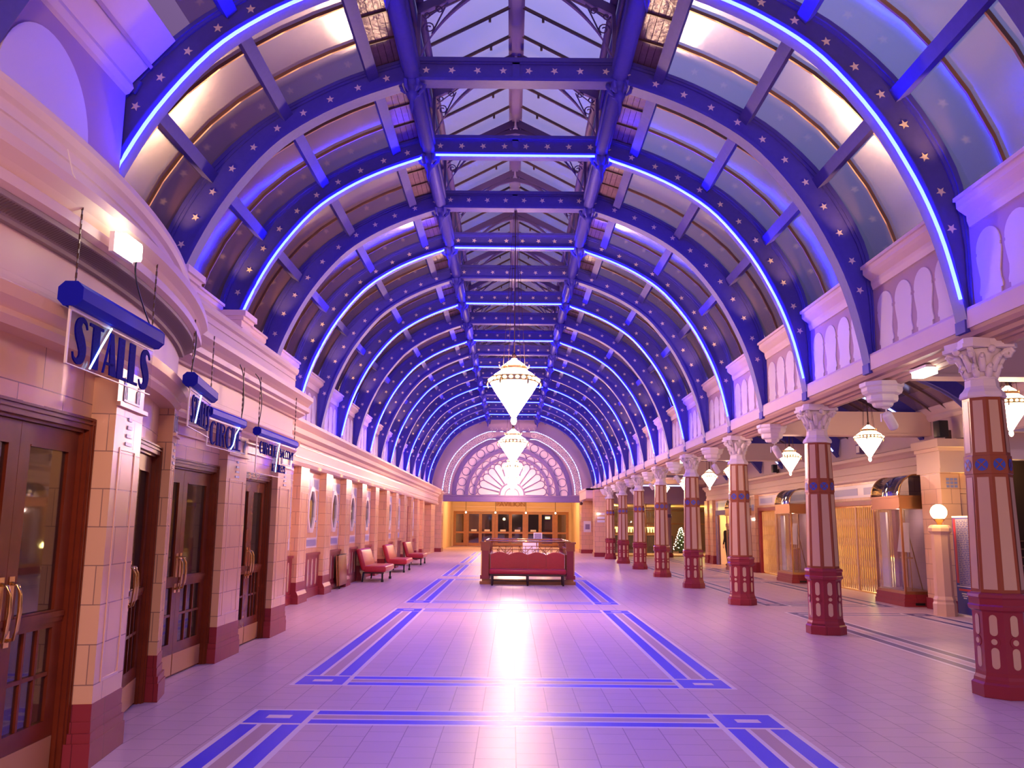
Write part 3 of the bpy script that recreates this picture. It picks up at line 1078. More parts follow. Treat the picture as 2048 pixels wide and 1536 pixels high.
def face_pts(ap, k, w0, w1, z0, z1, ap1, rnd=False, th=.004):
    """panel on octagon face k, from (apothem ap, z0) to (ap1, z1), half-widths w0,w1"""
    a = math.pi / 4 * k
    n = Vector((math.cos(a), math.sin(a), 0)); t = Vector((-n.y, n.x, 0))
    def P(u, z):
        f = (z - z0) / (z1 - z0)
        return n * (ap + (ap1 - ap) * f + th) + t * u + Vector((0, 0, z))
    if not rnd:
        return [P(-w0, z0), P(w0, z0), P(w1, z1), P(-w1, z1)]
    pts = [P(w0 * math.cos(q), z0 + w0 + w0 * math.sin(q)) for q in [math.pi + math.pi * j / 6 for j in range(7)]]
    pts += [P(w1 * math.cos(q), z1 - w1 + w1 * math.sin(q)) for q in [math.pi * j / 6 for j in range(7)]]
    return pts


def make_column():
    t = thing('column', 'c', 'column', (0, 0, 0))
    pl = octprism(MB(), [(.275, 0), (.275, .12), (.255, .14), (.25, .17), (.237, .20), (.232, .235)])
    obj('plinth', pl, 'red_tile', t)
    d = octprism(MB(), [(.232, .235), (.228, .80), (.235, .81), (.255, .825), (.262, .86), (.25, .875), (.25, .93), (.262, .945), (.255, .97), (.235, .985), (.22, .99)])
    for k in range(8):
        for z0, z1 in ((.27, .47), (.58, .78)):
            d.add(face_pts(.231, k, .036, .036, z0, z1, .2285, True), [tuple(range(14))], 1)
        a = math.pi / 4 * k
        n = Vector((math.cos(a), math.sin(a), 0)); tt = Vector((-n.y, n.x, 0))
        for r_, th, mi in ((.052, .012, 0), (.028, .016, 1)):
            c = n * .226
            ring = [c + n * th + tt * (r_ * math.cos(q)) + Vector((0, 0, .525 + r_ * math.sin(q))) for q in [2 * math.pi * j / 12 for j in range(12)]]
            base = [p - n * th for p in ring]
            d.add(ring, [tuple(range(12))], mi)
            d.add(ring + base, [(j, (j + 1) % 12, 12 + (j + 1) % 12, 12 + j) for j in range(12)], mi)
    o = obj('dado', d, ['red_plain', 'cream_slot'], t)
    o['label'] = 'dark red tiled foot with cream slots and round studs'
    sh = octprism(MB(), [(.222, .985), (.180, 2.93)])
    def ap(z):
        return .222 + (.180 - .222) * (z - .985) / (2.93 - .985)
    for k in range(8):
        for z0, z1 in ((1.02, 2.12), (2.37, 2.90)):
            sh.add(face_pts(ap(z0), k, ap(z0) * .414 - .028, ap(z1) * .414 - .028, z0, z1, ap(z1)), [(0, 1, 2, 3)], 1)
    obj('shaft', sh, ['terracotta', 'cream_slot'], t)
    b = octprism(MB(), [(ap(2.15) + .002, 2.15), (ap(2.15) + .008, 2.155), (ap(2.34) + .008, 2.335), (ap(2.34) + .002, 2.34)])
    for k in range(8):
        a = math.pi / 4 * k
        n = Vector((math.cos(a), math.sin(a), 0)); tt = Vector((-n.y, n.x, 0))
        c = n * (ap(2.245) + .012) + Vector((0, 0, 2.245))
        b.add([c + tt * (.062 * math.cos(q)) + Vector((0, 0, .062 * math.sin(q))) for q in [2 * math.pi * j / 12 for j in range(12)]], [tuple(range(12))], 1)
        for sg in (-1, 1):
            u, v = (tt + Vector((0, 0, sg))).normalized(), (tt * -sg + Vector((0, 0, 1))).normalized()
            c2 = c + n * .003
            b.add([c2 + u * .055 + v * .006, c2 + u * .055 - v * .006, c2 - u * .055 - v * .006, c2 - u * .055 + v * .006], [(0, 1, 2, 3)], 0)
    o = obj('band', b, ['terracotta', 'rosette_blue'], t)
    o['label'] = 'brown band with a blue crossed rosette on each face'
    nk = octprism(MB(), [(.195, 2.93), (.205, 2.945), (.195, 2.985), (.165, 3.02), (.15, 3.05), (.145, 3.12)])
    nk.lathe([(.150, 3.12), (.155, 3.135), (.148, 3.15)], 20)
    obj('neck', nk, 'plaster_white', t)
    cp = MB().lathe([(.125, 3.14), (.13, 3.24), (.16, 3.36), (.21, 3.43)], 16)
    for tier, (n_, r0, z0, z1, r1) in enumerate(((8, .135, 3.14, 3.26, .19), (8, .15, 3.20, 3.36, .225))):
        for q in range(n_):
            a = 2 * math.pi * (q + .5 * tier) / n_
            c, s_ = math.cos(a), math.sin(a)
            prof = [(r0, z0), (r0 + .015, (z0 + z1) / 2), (r1 - .02, z1 - .02), (r1 + .008, z1), (r1 + .012, z1 - .03)]
            cp.tube([(c * r, s_ * r, z) for r, z in prof], [.03, .042, .034, .026, .014], 6)
    for q in range(4):
        a = math.pi / 4 + math.pi / 2 * q
        c, s_ = math.cos(a), math.sin(a)
        pts = []
        for j in range(12):
            u = j / 11
            th = u * 3.6 * math.pi
            rr = .055 * (1 - .7 * u)
            pts.append((c * (.27 + rr * math.cos(th)), s_ * (.27 + rr * math.cos(th)), 3.385 + rr * math.sin(th)))
        cp.tube(pts, .022, 6)
        cp.tube([(c * .15, s_ * .15, 3.26), (c * .20, s_ * .20, 3.38), (c * .30, s_ * .30, 3.425)], [.02, .025, .03], 6)
    for q in range(4):
        a = math.pi / 2 * q
        cp.ball((.24 * math.cos(a), .24 * math.sin(a), 3.42), .04, 8)
    ab = []
    for q in range(4):
        a = math.pi / 4 + math.pi / 2 * q
        for dq in (-.14, .14):
            ab.append((.35 * math.cos(a + dq), .35 * math.sin(a + dq)))
        am = a + math.pi / 4
        ab.append((.235 * math.cos(am), .235 * math.sin(am)))
    cp.prism(ab, 'z', 3.435, 3.475).prism([(x * .94, y * .94) for x, y in ab], 'z', 3.475, 3.53)
    o = obj('capital', cp, 'plaster_white', t)
    o['label'] = 'white leafy capital'
    return t


col0 = make_column()
for k in range(8):
    y = Y0 + 2 * BAY * k
    lab = '%s tiled arcade column from the camera, red foot, striped cream shaft and white capital' % ORD[k]
    if k == 0:
        lab = 'nearest striped arcade column, cut by the right edge of the photo'
    if k == 7:
        lab = 'farthest striped arcade column, beside the signed wall pier'
    c = col0 if k == 0 else dup(col0)
    c.location = (XC, y, 0); c['label'] = lab; c['group'] = 'arcade columns'

# moulded white brackets under the beam, midway between columns, each with a spotlight
bm_ = octprism(MB(), [(.10, 3.18), (.115, 3.20), (.125, 3.23), (.17, 3.25), (.18, 3.28), (.18, 3.33), (.22, 3.355), (.235, 3.39), (.235, 3.43), (.255, 3.45), (.255, 3.50)])


def make_spot():
    t = thing('spotlight', 's', 'spotlight')
    obj('stem', MB().tube([(0, 0, 0), (0, 0, -.10)], .012, 6).lathe([(.05, -.005), (.05, -.02), (.02, -.03)], 10), 'white_paint', t)
    M = Matrix.Translation((0.03, -.02, -.17)) @ Matrix.Rotation(R(-35), 4, 'Y') @ Matrix.Rotation(R(18), 4, 'X')
    h = MB().lathe([(.0, -.14), (.055, -.14), (.065, -.12), (.065, .07), (.05, .10), (.0, .10)], 14).xf(M)
    obj('housing', h, 'white_paint', t)
    obj('yoke', MB().box(-.075, -.07, -.015, .015, -.2, -.09).box(.07, .075, -.015, .015, -.2, -.09).box(-.075, .075, -.015, .015, -.1, -.09), 'white_paint', t)
    return t


br0, sp0 = None, make_spot()
for k in range(8):
    y = Y0 + BAY + 2 * BAY * k
    where = 'between the %s and %s columns' % (ORD[k], ORD[k + 1]) if k < 7 else 'past the last column'
    if br0 is None:
        br0 = tag(obj('beam_bracket', bm_, 'plaster_white', None, (XC + .02, y, 0)), '', 'bracket')
        b, s_ = br0, sp0
    else:
        b, s_ = dup(br0), dup(sp0)
    b.location = (XC + .02, y, 0)
    b['label'] = 'white stepped octagonal bracket under the arcade beam ' + where
    b['group'] = 'beam brackets'
    s_.location = (XC + .06, y, 3.185)
    s_['label'] = 'white spotlight hung from the bracket ' + where
    s_['group'] = 'white spotlights'


def make_bulkhead(name, loc, rz, label, lens=(.30, .15, .07), mat_='bulkhead_glass', pw=14, tilt=0):
    t = thing(name, label, 'lamp', loc, rz)
    a, b, c = lens
    M = Matrix.Rotation(tilt, 4, 'Y')
    obj('base', MB().box(-.012, .02, -a / 2, a / 2, -b / 2, b / 2).xf(M), 'white_paint', t)
    pts = [(-a * .47, -b * .30), (-a * .42, -b * .45), (a * .42, -b * .45), (a * .47, -b * .30), (a * .47, b * .30), (a * .42, b * .45), (-a * .42, b * .45), (-a * .47, b * .30)]
    obj('lens', MB().prism(pts, 'x', .02, c).xf(M), mat_, t)
    return t


for k, (y, lab) in enumerate(((10.15, 'white lit bulkhead lamp under the beam beside the nearest capital'), (24.75, 'white lit bulkhead lamp under the beam by the fourth column'), (39.3, 'small lit bulkhead lamp under the far end of the beam'))):
    make_bulkhead('bulkhead_lamp', (4.93, y, 3.50), 0, lab, (.42, .16, .09), tilt=R(90))
    lamp('bulkhead_glow', 'POINT', (4.93, y, 3.15), 0.5 * WARM_POWER, (1, .85, .66), .08)

# ================================================================== CHANDELIERS
def chandelier(scale, top, glass, nside=12):
    """origin at the lowest point; top = height of the suspension point above it"""
    t = thing('chandelier', 'c', 'chandelier')
    S = scale
    def P(prof):
        return [(r * S, z * S) for r, z in prof]
    obj('drop', MB().lathe(P([(0, 0), (.035, .02), (.055, .07), (.05, .12), (.03, .15)]), 10), glass, t)
    obj('lower_shade', MB().lathe(P([(.045, .15), (.18, .36), (.33, .58), (.455, .79)]), nside, smooth=False), glass, t)
    obj('upper_shade', MB().lathe(P([(.455, .90), (.38, .96), (.24, 1.05)]), nside, smooth=False), glass, t)
    bd = MB().lathe(P([(.455, .79), (.475, .795), (.475, .81), (.462, .815)]), nside, smooth=False).lathe(P([(.462, .885), (.475, .89), (.475, .905), (.45, .91)]), nside, smooth=False)
    bd.lathe(P([(.460, .81), (.460, .89)]), nside, smooth=False)
    bd.lathe(P([(.24, 1.05), (.255, 1.055), (.255, 1.07), (.245, 1.075), (.245, 1.11), (.255, 1.115), (.23, 1.125)]), nside, smooth=False)
    for q in range(nside // 2):
        a = 4 * math.pi * q / nside
        c, s_ = math.cos(a) * S, math.sin(a) * S
        bd.tube([(c * .46, s_ * .46, .84 * S), (c * .50, s_ * .50, .84 * S), (c * .515, s_ * .515, .76 * S), (c * .49, s_ * .49, .70 * S)], [.012 * S, .014 * S, .02 * S, .006 * S], 6)
        bd.tube([(c * .46, s_ * .46, .80 * S), (c * .33, s_ * .33, .585 * S), (c * .18, s_ * .18, .365 * S), (c * .05, s_ * .05, .155 * S)], .006 * S, 4)
        bd.tube([(c * .24, s_ * .24, 1.09 * S), (c * .28, s_ * .28, 1.10 * S), (c * .29, s_ * .29, 1.15 * S)], .012 * S, 5)
    obj('band', bd, 'lamp_band', t)
    pe = MB()
    for q in range(nside * 2):
        a = 2 * math.pi * (q + .5) / (nside * 2)
        pe.ball((.462 * S * math.cos(a), .462 * S * math.sin(a), .85 * S), .042 * S, 8, sz=.03 * S)
    obj('pearl_row', pe, 'lamp_pearl', t)
    obj('cap', MB().lathe(P([(.23, 1.12), (.15, 1.19), (.06, 1.25), (.05, 1.27)]), nside, smooth=False), glass, t)
    ch = MB().lathe(P([(.05, 1.26), (.03, 1.30), (.045, 1.34), (.015, 1.38)]), 8).tube([(0, 0, 1.36 * S), (0, 0, top)], .012, 5)
    for q in range(4):
        a = math.pi / 2 * q + .5
        ch.tube([(.24 * S * math.cos(a), .24 * S * math.sin(a), 1.1 * S), (.03 * math.cos(a), .03 * math.sin(a), top)], .004, 4)
    obj('suspension', ch, 'chain_metal', t)
    return t


ch0 = None
for k, y in enumerate((16.12, 28.32, 40.52, 50.28)):
    lab = ('nearest and largest glowing diamond-shaped chandelier on the centre line of the hall', 'second glowing chandelier hanging behind the nearest one, below it in view',
           'third glowing chandelier along the hall, above the far doors', 'farthest, lowest-looking glowing chandelier in front of the fan window')[k]
    if ch0 is None:
        ch0 = chandelier(1.0, 4.25, 'lamp_glass'); c = ch0
    else:
        c = dup(ch0)
    c.location = (0.02, y, 3.46); c['label'] = lab; c['group'] = 'great chandeliers of the nave'
ca0 = None
for k, y in enumerate((11.85, 16.6, 21.4, 27.0, 30.2, 34.4, 39.4)):
    if ca0 is None:
        ca0 = chandelier(.56, 2.09, 'lamp_glass_aisle', 12); c = ca0
    else:
        c = dup(ca0)
    c.location = (6.9, y, 2.87)
    c['group'] = 'small pendant lanterns of the side aisle'
    c['label'] = ['small glowing lantern in the aisle, half hidden behind the nearest capital', 'small glowing lantern in the aisle right of the second column capital',
                  'small glowing lantern in the aisle left of the second column', 'small glowing lantern in the aisle hidden behind the third column',
                  'small glowing lantern in the aisle right of the fourth column', 'sixth small glowing lantern along the aisle', 'farthest small glowing lantern in the aisle by the fifth column'][k]
# added warm fill from unseen points, brightening the near part of the hall
for y, p in ((-1.5, 420), (-9.0, 400)):
    lamp('hall_fill', 'POINT', (0, y, 4.0), p * WARM_POWER, (1.0, .54, .40), .45)
for y in (1.0,):
    lamp('aisle_fill', 'POINT', (6.9, y, 3.1), 45 * WARM_POWER, (1.0, .58, .40), .3)  # added unseen fill at the near end of the aisle
# soft downlighters above the left-hand panels
for k in range(-1, 11):
    y = PIL0 + PILW + .86 + BAY * k
    lamp('panel_downlight', 'SPOT', (-4.02, y, 2.98), 9 * WARM_POWER, (1.0, .62, .26), .04, (-4.45, y, 1.9), 95, .8)

# ================================================================== RIGHT AISLE: WALL, ROOF, TIES
XR = 8.95
GATES = ((20.3, 25.1), (27.9, 31.3))
for a, b in ((17.3, 20.14), (25.26, 27.74), (31.46, 35.13), (37.92, 39.8)):
    struct('wall_right', MB().box(XR, XR + .3, a, b, 0, 2.30), 'faience')
struct('wall_right', MB().box(XR, XR + .3, 17.3, 39.8, 2.31, 2.80), 'faience')
AP = [(9.3, 2.76), (8.93, 2.76), (8.90, 2.80), (8.90, 2.86), (8.93, 2.87), (8.93, 2.98), (8.90, 2.99), (8.90, 3.17), (8.86, 3.18), (8.82, 3.25), (8.76, 3.29), (8.75, 3.36), (8.80, 3.38), (8.95, 3.42), (9.3, 3.42)]
trim(MB().prism(AP, 'y', 17.3, 39.8), 'moulding')
struct('wall_right_upper', MB().box(XR, XR + .2, 6.0, 39.8, 3.40, 4.6), 'plaster')
UP = [(9.15, 3.86), (8.90, 3.86), (8.86, 3.92), (8.86, 3.98), (8.78, 4.05), (8.74, 4.10), (8.74, 4.16), (9.15, 4.2)]
trim(MB().prism(UP, 'y', 6.0, 19.2), 'plaster')
# pilasters of the right wall
q0 = None
for y in (25.3, 31.5, 33.6, 38.2, 39.2):
    mbp = MB().box(-.14, 0, 0, .55, .36, 2.76)
    if q0 is None:
        TRIM[0] += 1
        q0 = struct('trim_%d' % TRIM[0], mbp, 'faience_small', (XR, y, 0))
        obj('plinth', MB().box(-.18, 0, -.03, .58, 0, .16).box(-.16, 0, -.015, .565, .16, .36), 'red_tile', q0)
        obj('ornament', MB().box(-.145, -.14, .12, .43, 2.2, 2.42), 'pale_blue_tile', q0)
    else:
        dup(q0, (XR, y, 0))
for a, b in ((27.0, 27.9), (31.3, 31.5), (34.2, 35.3)):
    trim(MB().box(XR - .04, XR, a, b, 0, .95), 'red_tile')
trim(MB().box(XR - .012, XR, 20.0, 25.2, 2.38, 2.70).box(XR - .012, XR, 27.8, 31.4, 2.38, 2.70).box(XR - .012, XR, 34.4, 38.1, 2.30, 2.70), 'white_tile')
mb = MB()
for a, b in ((20.2, 22.0), (22.4, 24.9), (28.0, 29.4), (29.8, 31.2), (34.6, 35.8), (36.1, 37.9)):
    mb.box(XR - .02, XR - .012, a, b, 2.44, 2.62)
trim(mb, 'pale_blue_tile')


def lattice_gate(y0, y1, label):
    """brass folding lattice gate in a red tiled frame"""
    t = thing('folding_gate', label, 'gate', (XR + .04, (y0 + y1) / 2, 0), 0, 'brass folding gates')
    h = (y1 - y0) / 2
    mid = 0.0
    for a, b in ((-h + .1, mid - .04), (mid + .04, h - .1)):
        n = int((b - a) / .13)
        mb = MB()
        for q in range(n + 1):
            y = a + (b - a) * q / n
            mb.box(-.012, .012, y - .014, y + .014, .05, 2.14)
        for zc in (.25, .75, 1.25, 1.75):
            for q in range(n):
                ya, yb = a + (b - a) * q / n, a + (b - a) * (q + 1) / n
                for sg in (-1, 1):
                    mb.prism([(ya, zc - sg * .13 - .010), (yb, zc + sg * .13 - .010), (yb, zc + sg * .13 + .010), (ya, zc - sg * .13 + .010)], 'x', -.016, -.010)
        obj('lattice_leaf', mb, 'gate_tan', t)
    obj('meeting_post', MB().box(-.025, .025, -.04, .04, 0.03, 2.16), 'gate_tan', t)
    obj('track', MB().box(-.02, .02, -h + .05, h - .05, 2.14, 2.19).box(-.02, .02, -h + .05, h - .05, .0, .03), 'brass', t)
    fr = MB().box(-.10, .02, -h - .14, -h + .06, 0, 2.30).box(-.10, .02, h - .06, h + .14, 0, 2.30).box(-.10, .02, -h + .06, h - .06, 2.18, 2.30)
    o = obj('surround', fr, 'red_plain', t)
    o['label'] = 'dark red tiled surround'
    return t


lattice_gate(20.3, 25.1, 'wide brass folding lattice gate in a red surround, right of the second column')
lattice_gate(27.9, 31.3, 'brass folding lattice gate closing a yellow-lit shop between the second and third columns')
for a, b in ((20.2, 25.4), (27.2, 32.0)):
    mb = MB().box(12.0, 12.1, a, b, 0, 2.8).box(9.25, 12.0, a - .1, a, 0, 2.8).box(9.25, 12.0, b, b + .1, 0, 2.8).box(9.25, 12.0, a, b, 2.8, 2.86)
    struct('wall_shop', mb, 'warm_wall')
    ct = thing('shop_counter', 'low pale counter with a glowing edge behind the gate ' + ('right of the second column' if a < 25 else 'left of the second column'), 'counter', (10.7, (a + b) / 2, 0))
    obj('body', MB().box(-.25, .25, -1.6, 1.6, 0.001, .84), 'paper', ct)
    obj('top', MB().box(-.3, .3, -1.65, 1.65, .84, .88), 'oak', ct)
    obj('light_edge', MB().box(-.31, -.29, -1.6, 1.6, .80, .835), 'shelf_glow', ct)
    cb = thing('shop_cabinet', 'yellow-lit cabinet inside the gated shop ' + ('right of the second column' if a < 25 else 'between the second and third columns'), 'cabinet', (11.7, (a + b) / 2 + .4, 0))
    obj('body', MB().box(-.2, .24, -1.3, 1.3, 0, 2.2), 'oak', cb)
    obj('shelf', MB().box(-.25, -.2, -1.3, 1.3, 1.5, 1.54).box(-.25, -.2, -1.3, 1.3, 1.0, 1.04), 'oak', cb)
    obj('red_box', MB().box(-.26, -.2, -.9, -.3, 1.04, 1.2).box(-.26, -.2, .2, .5, 1.04, 1.24), 'red_plain', cb)
    lamp('shop_lamp', 'POINT', (10.4, (a + b) / 2 - .5, 2.5), 32 * WARM_POWER, (1.0, .66, .24), .12)
    lamp('shop_lamp', 'POINT', (9.9, (a + b) / 2 + .9, .75), 26 * WARM_POWER, (1.0, .85, .30), .1)

# doorway with the yellow passage behind
DOOR[0] += 1
mb = MB().box(XR - .08, XR + .02, 35.15, 35.35, 0, 2.3).box(XR - .08, XR + .02, 37.7, 37.9, 0, 2.3).box(XR - .08, XR + .02, 35.35, 37.7, 2.1, 2.3)
dd = struct('door_%d' % DOOR[0], mb, 'iron_mauve')
obj('leaf', MB().box(9.0, 9.8, 37.62, 37.67, .01, 2.1), 'paper', dd)
mb = MB().box(10.6, 10.7, 34.8, 38.6, 0, 2.6).box(9.25, 10.6, 34.7, 34.8, 0, 2.6).box(9.25, 10.6, 38.5, 38.6, 0, 2.6).box(9.25, 10.6, 34.8, 38.5, 2.5, 2.6)
struct('wall_passage', mb, 'warm_wall')
trim(MB().box(10.58, 10.6, 34.8, 38.5, 0, .7).box(9.3, 10.6, 38.48, 38.5, 0, .7), 'red_plain')
trim(MB().box(10.57, 10.6, 36.9, 37.0, 0, 2.3), 'terracotta')
lamp('passage_lamp', 'POINT', (9.9, 36.6, 2.3), 60 * WARM_POWER, (1.0, .6, .14), .1)

# tie beams across the aisle
for y in (11.2, 18.45, 25.75, 33.05, 40.4):
    trim(MB().box(5.06, 8.94, y - .16, y + .16, 3.58, 4.07).box(5.06, 8.94, y - .18, y + .18, 3.56, 3.60), 'moulding')
# aisle roof: dark glass with bars, blue ribs, some with light strips
AR = [(5.0, 5.02), (6.0, 5.04), (6.9, 4.95), (7.7, 4.72), (8.4, 4.36), (8.93, 3.98)]
ARS = spline(AR, 3)
w0 = None
for i in range(-1, 13):
    y = rib_y(i)
    if w0 is None:
        WIN[0] += 1
        w0 = struct('window_%d' % WIN[0], MB().surf([[(x, 0, z) for x, z in ARS], [(x, BAY, z) for x, z in ARS]]), 'roof_glass_left', (0, y, 0))
        for q in range(1, 4):
            yy = BAY * q / 4
            obj('glazing_bar', MB().strip([(x, z - .045) for x, z in ARS], ARS, 'y', yy - .014, yy + .014), 'bar_dark', w0)
    else:
        dup(w0, (0, y, 0))
AI = [(x - .02, z - .32) for x, z in AR[:-1]] + [(8.86, 3.50)]
AIS = spline(AI, 3)
AOS = ARS


def aisle_rib(lit):
    t = thing('aisle_arch', 'a', 'arch')
    mb = MB().strip(AIS, AOS, 'y', -.05, .05)
    mb.strip(AIS, [(a[0] + (b[0] - a[0]) * .12, a[1] + (b[1] - a[1]) * .12) for a, b in zip(AIS, AOS)], 'y', -.10, .10)
    obj('rib', mb, 'iron_blue', t)
    br = MB().tube([(8.80, 0, 3.60), (8.86, 0, 3.72), (8.84, 0, 3.88), (8.72, 0, 4.02)], .025, 6).ball((8.84, 0, 3.55), .05, 8)
    obj('bracket', br, 'iron_blue', t)
    if lit:
        obj('light_strip', MB().tube([(x - .01, -.11, z - .03) for x, z in AIS[4:-1]], .024, 5), 'led_white', t)
    return t


src = {}
for i in range(0, 13):
    lit = i % 2 == 0
    k = i // 2
    lab = ('blue aisle roof rib with a pale light strip, behind the %s column' if lit else 'unlit blue aisle roof rib midway past the %s column') % ORD[k]
    if lit not in src:
        t = src[lit] = aisle_rib(lit)
    else:
        t = dup(src[lit])
    t.location = (0, rib_y(i), 0); t['label'] = lab
    t['group'] = 'lit aisle ribs' if lit else 'unlit aisle ribs'
trim(MB().box(5.0, 13.0, 39.82, 47.5, 3.74, 3.84), 'plaster_mauve')
st_ = tag(obj('strip_light', MB().box(-2.0, 2.0, -.03, .03, -.03, .03), 'led_white', None, (7.3, 45.2, 3.70)), 'long white strip light across the far aisle ceiling', 'lamp')
trim(MB().box(5.0, 13.0, 46.9, 47.4, 2.80, 3.8).box(12.9, 13.0, 39.8, 47.4, 0, 3.8).box(9.25, 13.0, 39.7, 39.8, 0, 3.8), 'plaster_mauve')

# ------------------------------------------------------------------ showcases
def rbox(x0, x1, y0, y1, z0, z1, r, seg=3):
    bm = bmesh.new()
    bmesh.ops.create_cube(bm, size=1)
    for v in bm.verts:
        v.co = Vector(((x0 + x1) / 2 + v.co.x * (x1 - x0), (y0 + y1) / 2 + v.co.y * (y1 - y0), (z0 + z1) / 2 + v.co.z * (z1 - z0)))
    bmesh.ops.bevel(bm, geom=list(bm.edges), offset=r, segments=seg, affect='EDGES', profile=.5)
    bm.verts.index_update()
    mb = MB().add([tuple(v.co) for v in bm.verts], [tuple(v.index for v in f.verts) for f in bm.faces], 0, True)
    bm.free()
    return mb


def showcase():
    t = thing('showcase', 's', 'display case')
    W, L = .74, 1.40           # x 0..W (wall side), y 0..L
    b = MB().box(-.03, W, -.03, L + .03, 0, .10).box(-.015, W, -.015, L + .015, .10, .17).box(0, W, 0, L, .17, .25)
    b.box(.2, .4, -.034, -.03, .03, .08, 1)
    obj('base', b, ['red_tile', 'black'], t)
    f = MB()
    for x in (.02, W - .05):
        for y in (.02, L - .05):
            f.box(x, x + .04, y, y + .04, .25, 2.02)
    f.box(.02, W, .02, L - .02, .25, .31)
    f.box(.0, W, L / 2 - .02, L / 2 + .02, .31, 2.02) if False else None
    obj('frame', f, 'copper', t)
    obj('fascia', MB().box(-.02, W + .01, -.02, L + .02, 2.02, 2.06).box(0, W, 0, L, 2.06, 2.26).box(-.02, W + .01, -.02, L + .02, 2.26, 2.30), 'copper', t)
    g = MB().box(.03, .036, .06, L - .06, .31, 2.02).box(.06, W - .06, .03, .036, .31, 2.02).box(.06, W - .06, L - .036, L - .03, .31, 2.02)
    obj('pane', g, 'case_glass', t)
    obj('back_panel', MB().box(W - .03, W, .02, L - .02, .31, 2.02), 'plaster_mauve', t)
    obj('display_board', MB().box(.12, .16, .98, 1.30, .33, 1.96), 'paper', t)
    c, rr = W / 2, W / 2
    ends = [(c - rr * math.cos(a), 2.30 + .44 * math.sin(a)) for a in [math.pi * q / 20 for q in range(21)]]
    dm = MB().surf([[(x, -.0, z) for x, z in ends], [(x, L, z) for x, z in ends]])
    dm.add([(x, 0, z) for x, z in ends], [tuple(range(21))]).add([(x, L, z) for x, z in ends], [tuple(range(21))])
    obj('dome', dm, 'dome_glass', t)
    rim = MB()
    for y in (0, L):
        rim.tube([(x, y, z) for x, z in ends], .018, 6)
    obj('dome_rim', rim, 'brass', t)
    obj('dome_floor', MB().box(.01, W - .01, .01, L - .01, 2.295, 2.303), 'dark_room', t)
    return t


def easel():
    t = thing('easel', 'e', 'easel')
    mb = MB()
    mb.tube([(0, -.22, 0), (.06, -.02, 1.35)], .012, 6).tube([(0, .22, 0), (.06, .02, 1.35)], .012, 6).tube([(.32, 0, 0), (.06, 0, 1.32)], .012, 6)
    obj('leg', mb, 'oak', t)
    obj('ledge', MB().box(-.03, .05, -.22, .22, .66, .69), 'oak', t)
    return t


SC = ((18.38, 'nearest domed glass showcase with a red base, beside the globe lamp pedestal'),
      (25.65, 'second domed glass showcase, partly hidden behind the second column'),
      (32.0, 'third domed glass showcase, half hidden behind the third column'))
s0 = ea0 = pr0 = None
for k, (y, lab) in enumerate(SC):
    if s0 is None:
        s0 = showcase(); ea0 = easel()
        g = MB()
        n = 9
        rows = []
        for j in range(7):
            z = .92 + .62 * j / 6
            wd = .30 - .09 * (j / 6)
            rows.append([(-.05 + .10 * (z - .92) + .02 * math.sin(3.1 * q), wd * (2 * q / n - 1), z) for q in range(n + 1)])
        g.surf(rows)
        rows2 = [[(x + .015, y_, z) for x, y_, z in r] for r in rows]
        g.surf(rows2)
        pr0 = tag(obj('draped_cloth', g, 'paper'), 'c', 'cloth')
        a, b, c = s0, ea0, pr0
    else:
        a, b, c = dup(s0), dup(ea0), dup(pr0)
    a.location = (8.20, y, 0); a['label'] = lab; a['group'] = 'domed showcases'
    b.location = (8.46, y + .42, .315); b['label'] = 'thin wooden easel inside the %s domed showcase' % ORD[k]; b['group'] = 'showcase easels'
    c.location = (8.46, y + .42, .19); c['label'] = 'white draped cloth on the easel in the %s showcase' % ORD[k]; c['group'] = 'draped cloths'
    lamp('case_lamp', 'POINT', (8.5, y + .7, 1.9), 3 * WARM_POWER, (1, .7, .6), .05)

# ------------------------------------------------------------------ globe lamp on its pedestal
t = thing('globe_lamp', 'glowing round globe lamp on a tiled pedestal beside the nearest showcase', 'lamp', (8.15, 16.6, 0))
obj('pedestal', octprism(MB(), [(.19, 0), (.19, .22), (.175, .26), (.18, .30), (.155, .36), (.15, 1.50), (.16, 1.52), (.19, 1.56), (.19, 1.62), (.17, 1.66), (.14, 1.68)]), 'faience_plain', t)
obj('socket', MB().lathe([(.04, 1.68), (.05, 1.72), (.10, 1.78), (.12, 1.80)], 14), 'brass', t)
obj('globe', MB().ball((0, 0, 1.92), .15, 20), 'globe_glass', t)
# near end of the wall: pier, lit niche and stair opening facing the hall
mb = MB().box(8.55, 8.92, 17.25, 18.1, .0, 2.76).box(9.0, 9.95, 17.5, 17.7, 0, 3.4)
struct('wall_end', mb, 'faience')
trim(MB().box(8.53, 9.05, 17.2, 18.2, 2.72, 2.80).box(8.54, 9.1, 17.2, 18.2, 2.80, 3.15).box(8.50, 9.1, 17.15, 18.2, 3.15, 3.22).box(8.44, 9.15, 17.05, 18.2, 3.22, 3.38), 'moulding')
trim(MB().box(8.52, 9.02, 17.22, 18.12, 0, .22), 'red_tile')
trim(MB().box(9.0, 9.95, 17.42, 17.5, 1.66, 1.74).box(9.0, 12.0, 17.3, 17.7, 3.0, 3.2).box(9.0, 12.0, 17.25, 17.7, 3.55, 3.7), 'moulding')
struct('wall_end_upper', MB().box(9.0, 13.0, 17.55, 17.8, 3.2, 4.8), 'plaster')
orn = MB()
orn.prism([(9.18, 1.78), (9.31, 1.78), (9.31, 2.20), (9.28, 2.32), (9.245, 2.40), (9.21, 2.32), (9.18, 2.20)], 'y', 17.488, 17.5)
for cx in (9.19, 9.31):
    orn.prism([(cx + .04 * math.cos(q * math.pi / 4), 2.45 + .05 * math.sin(q * math.pi / 4)) for q in range(8)], 'y', 17.488, 17.5)
trim(orn, 'pale_blue_tile')
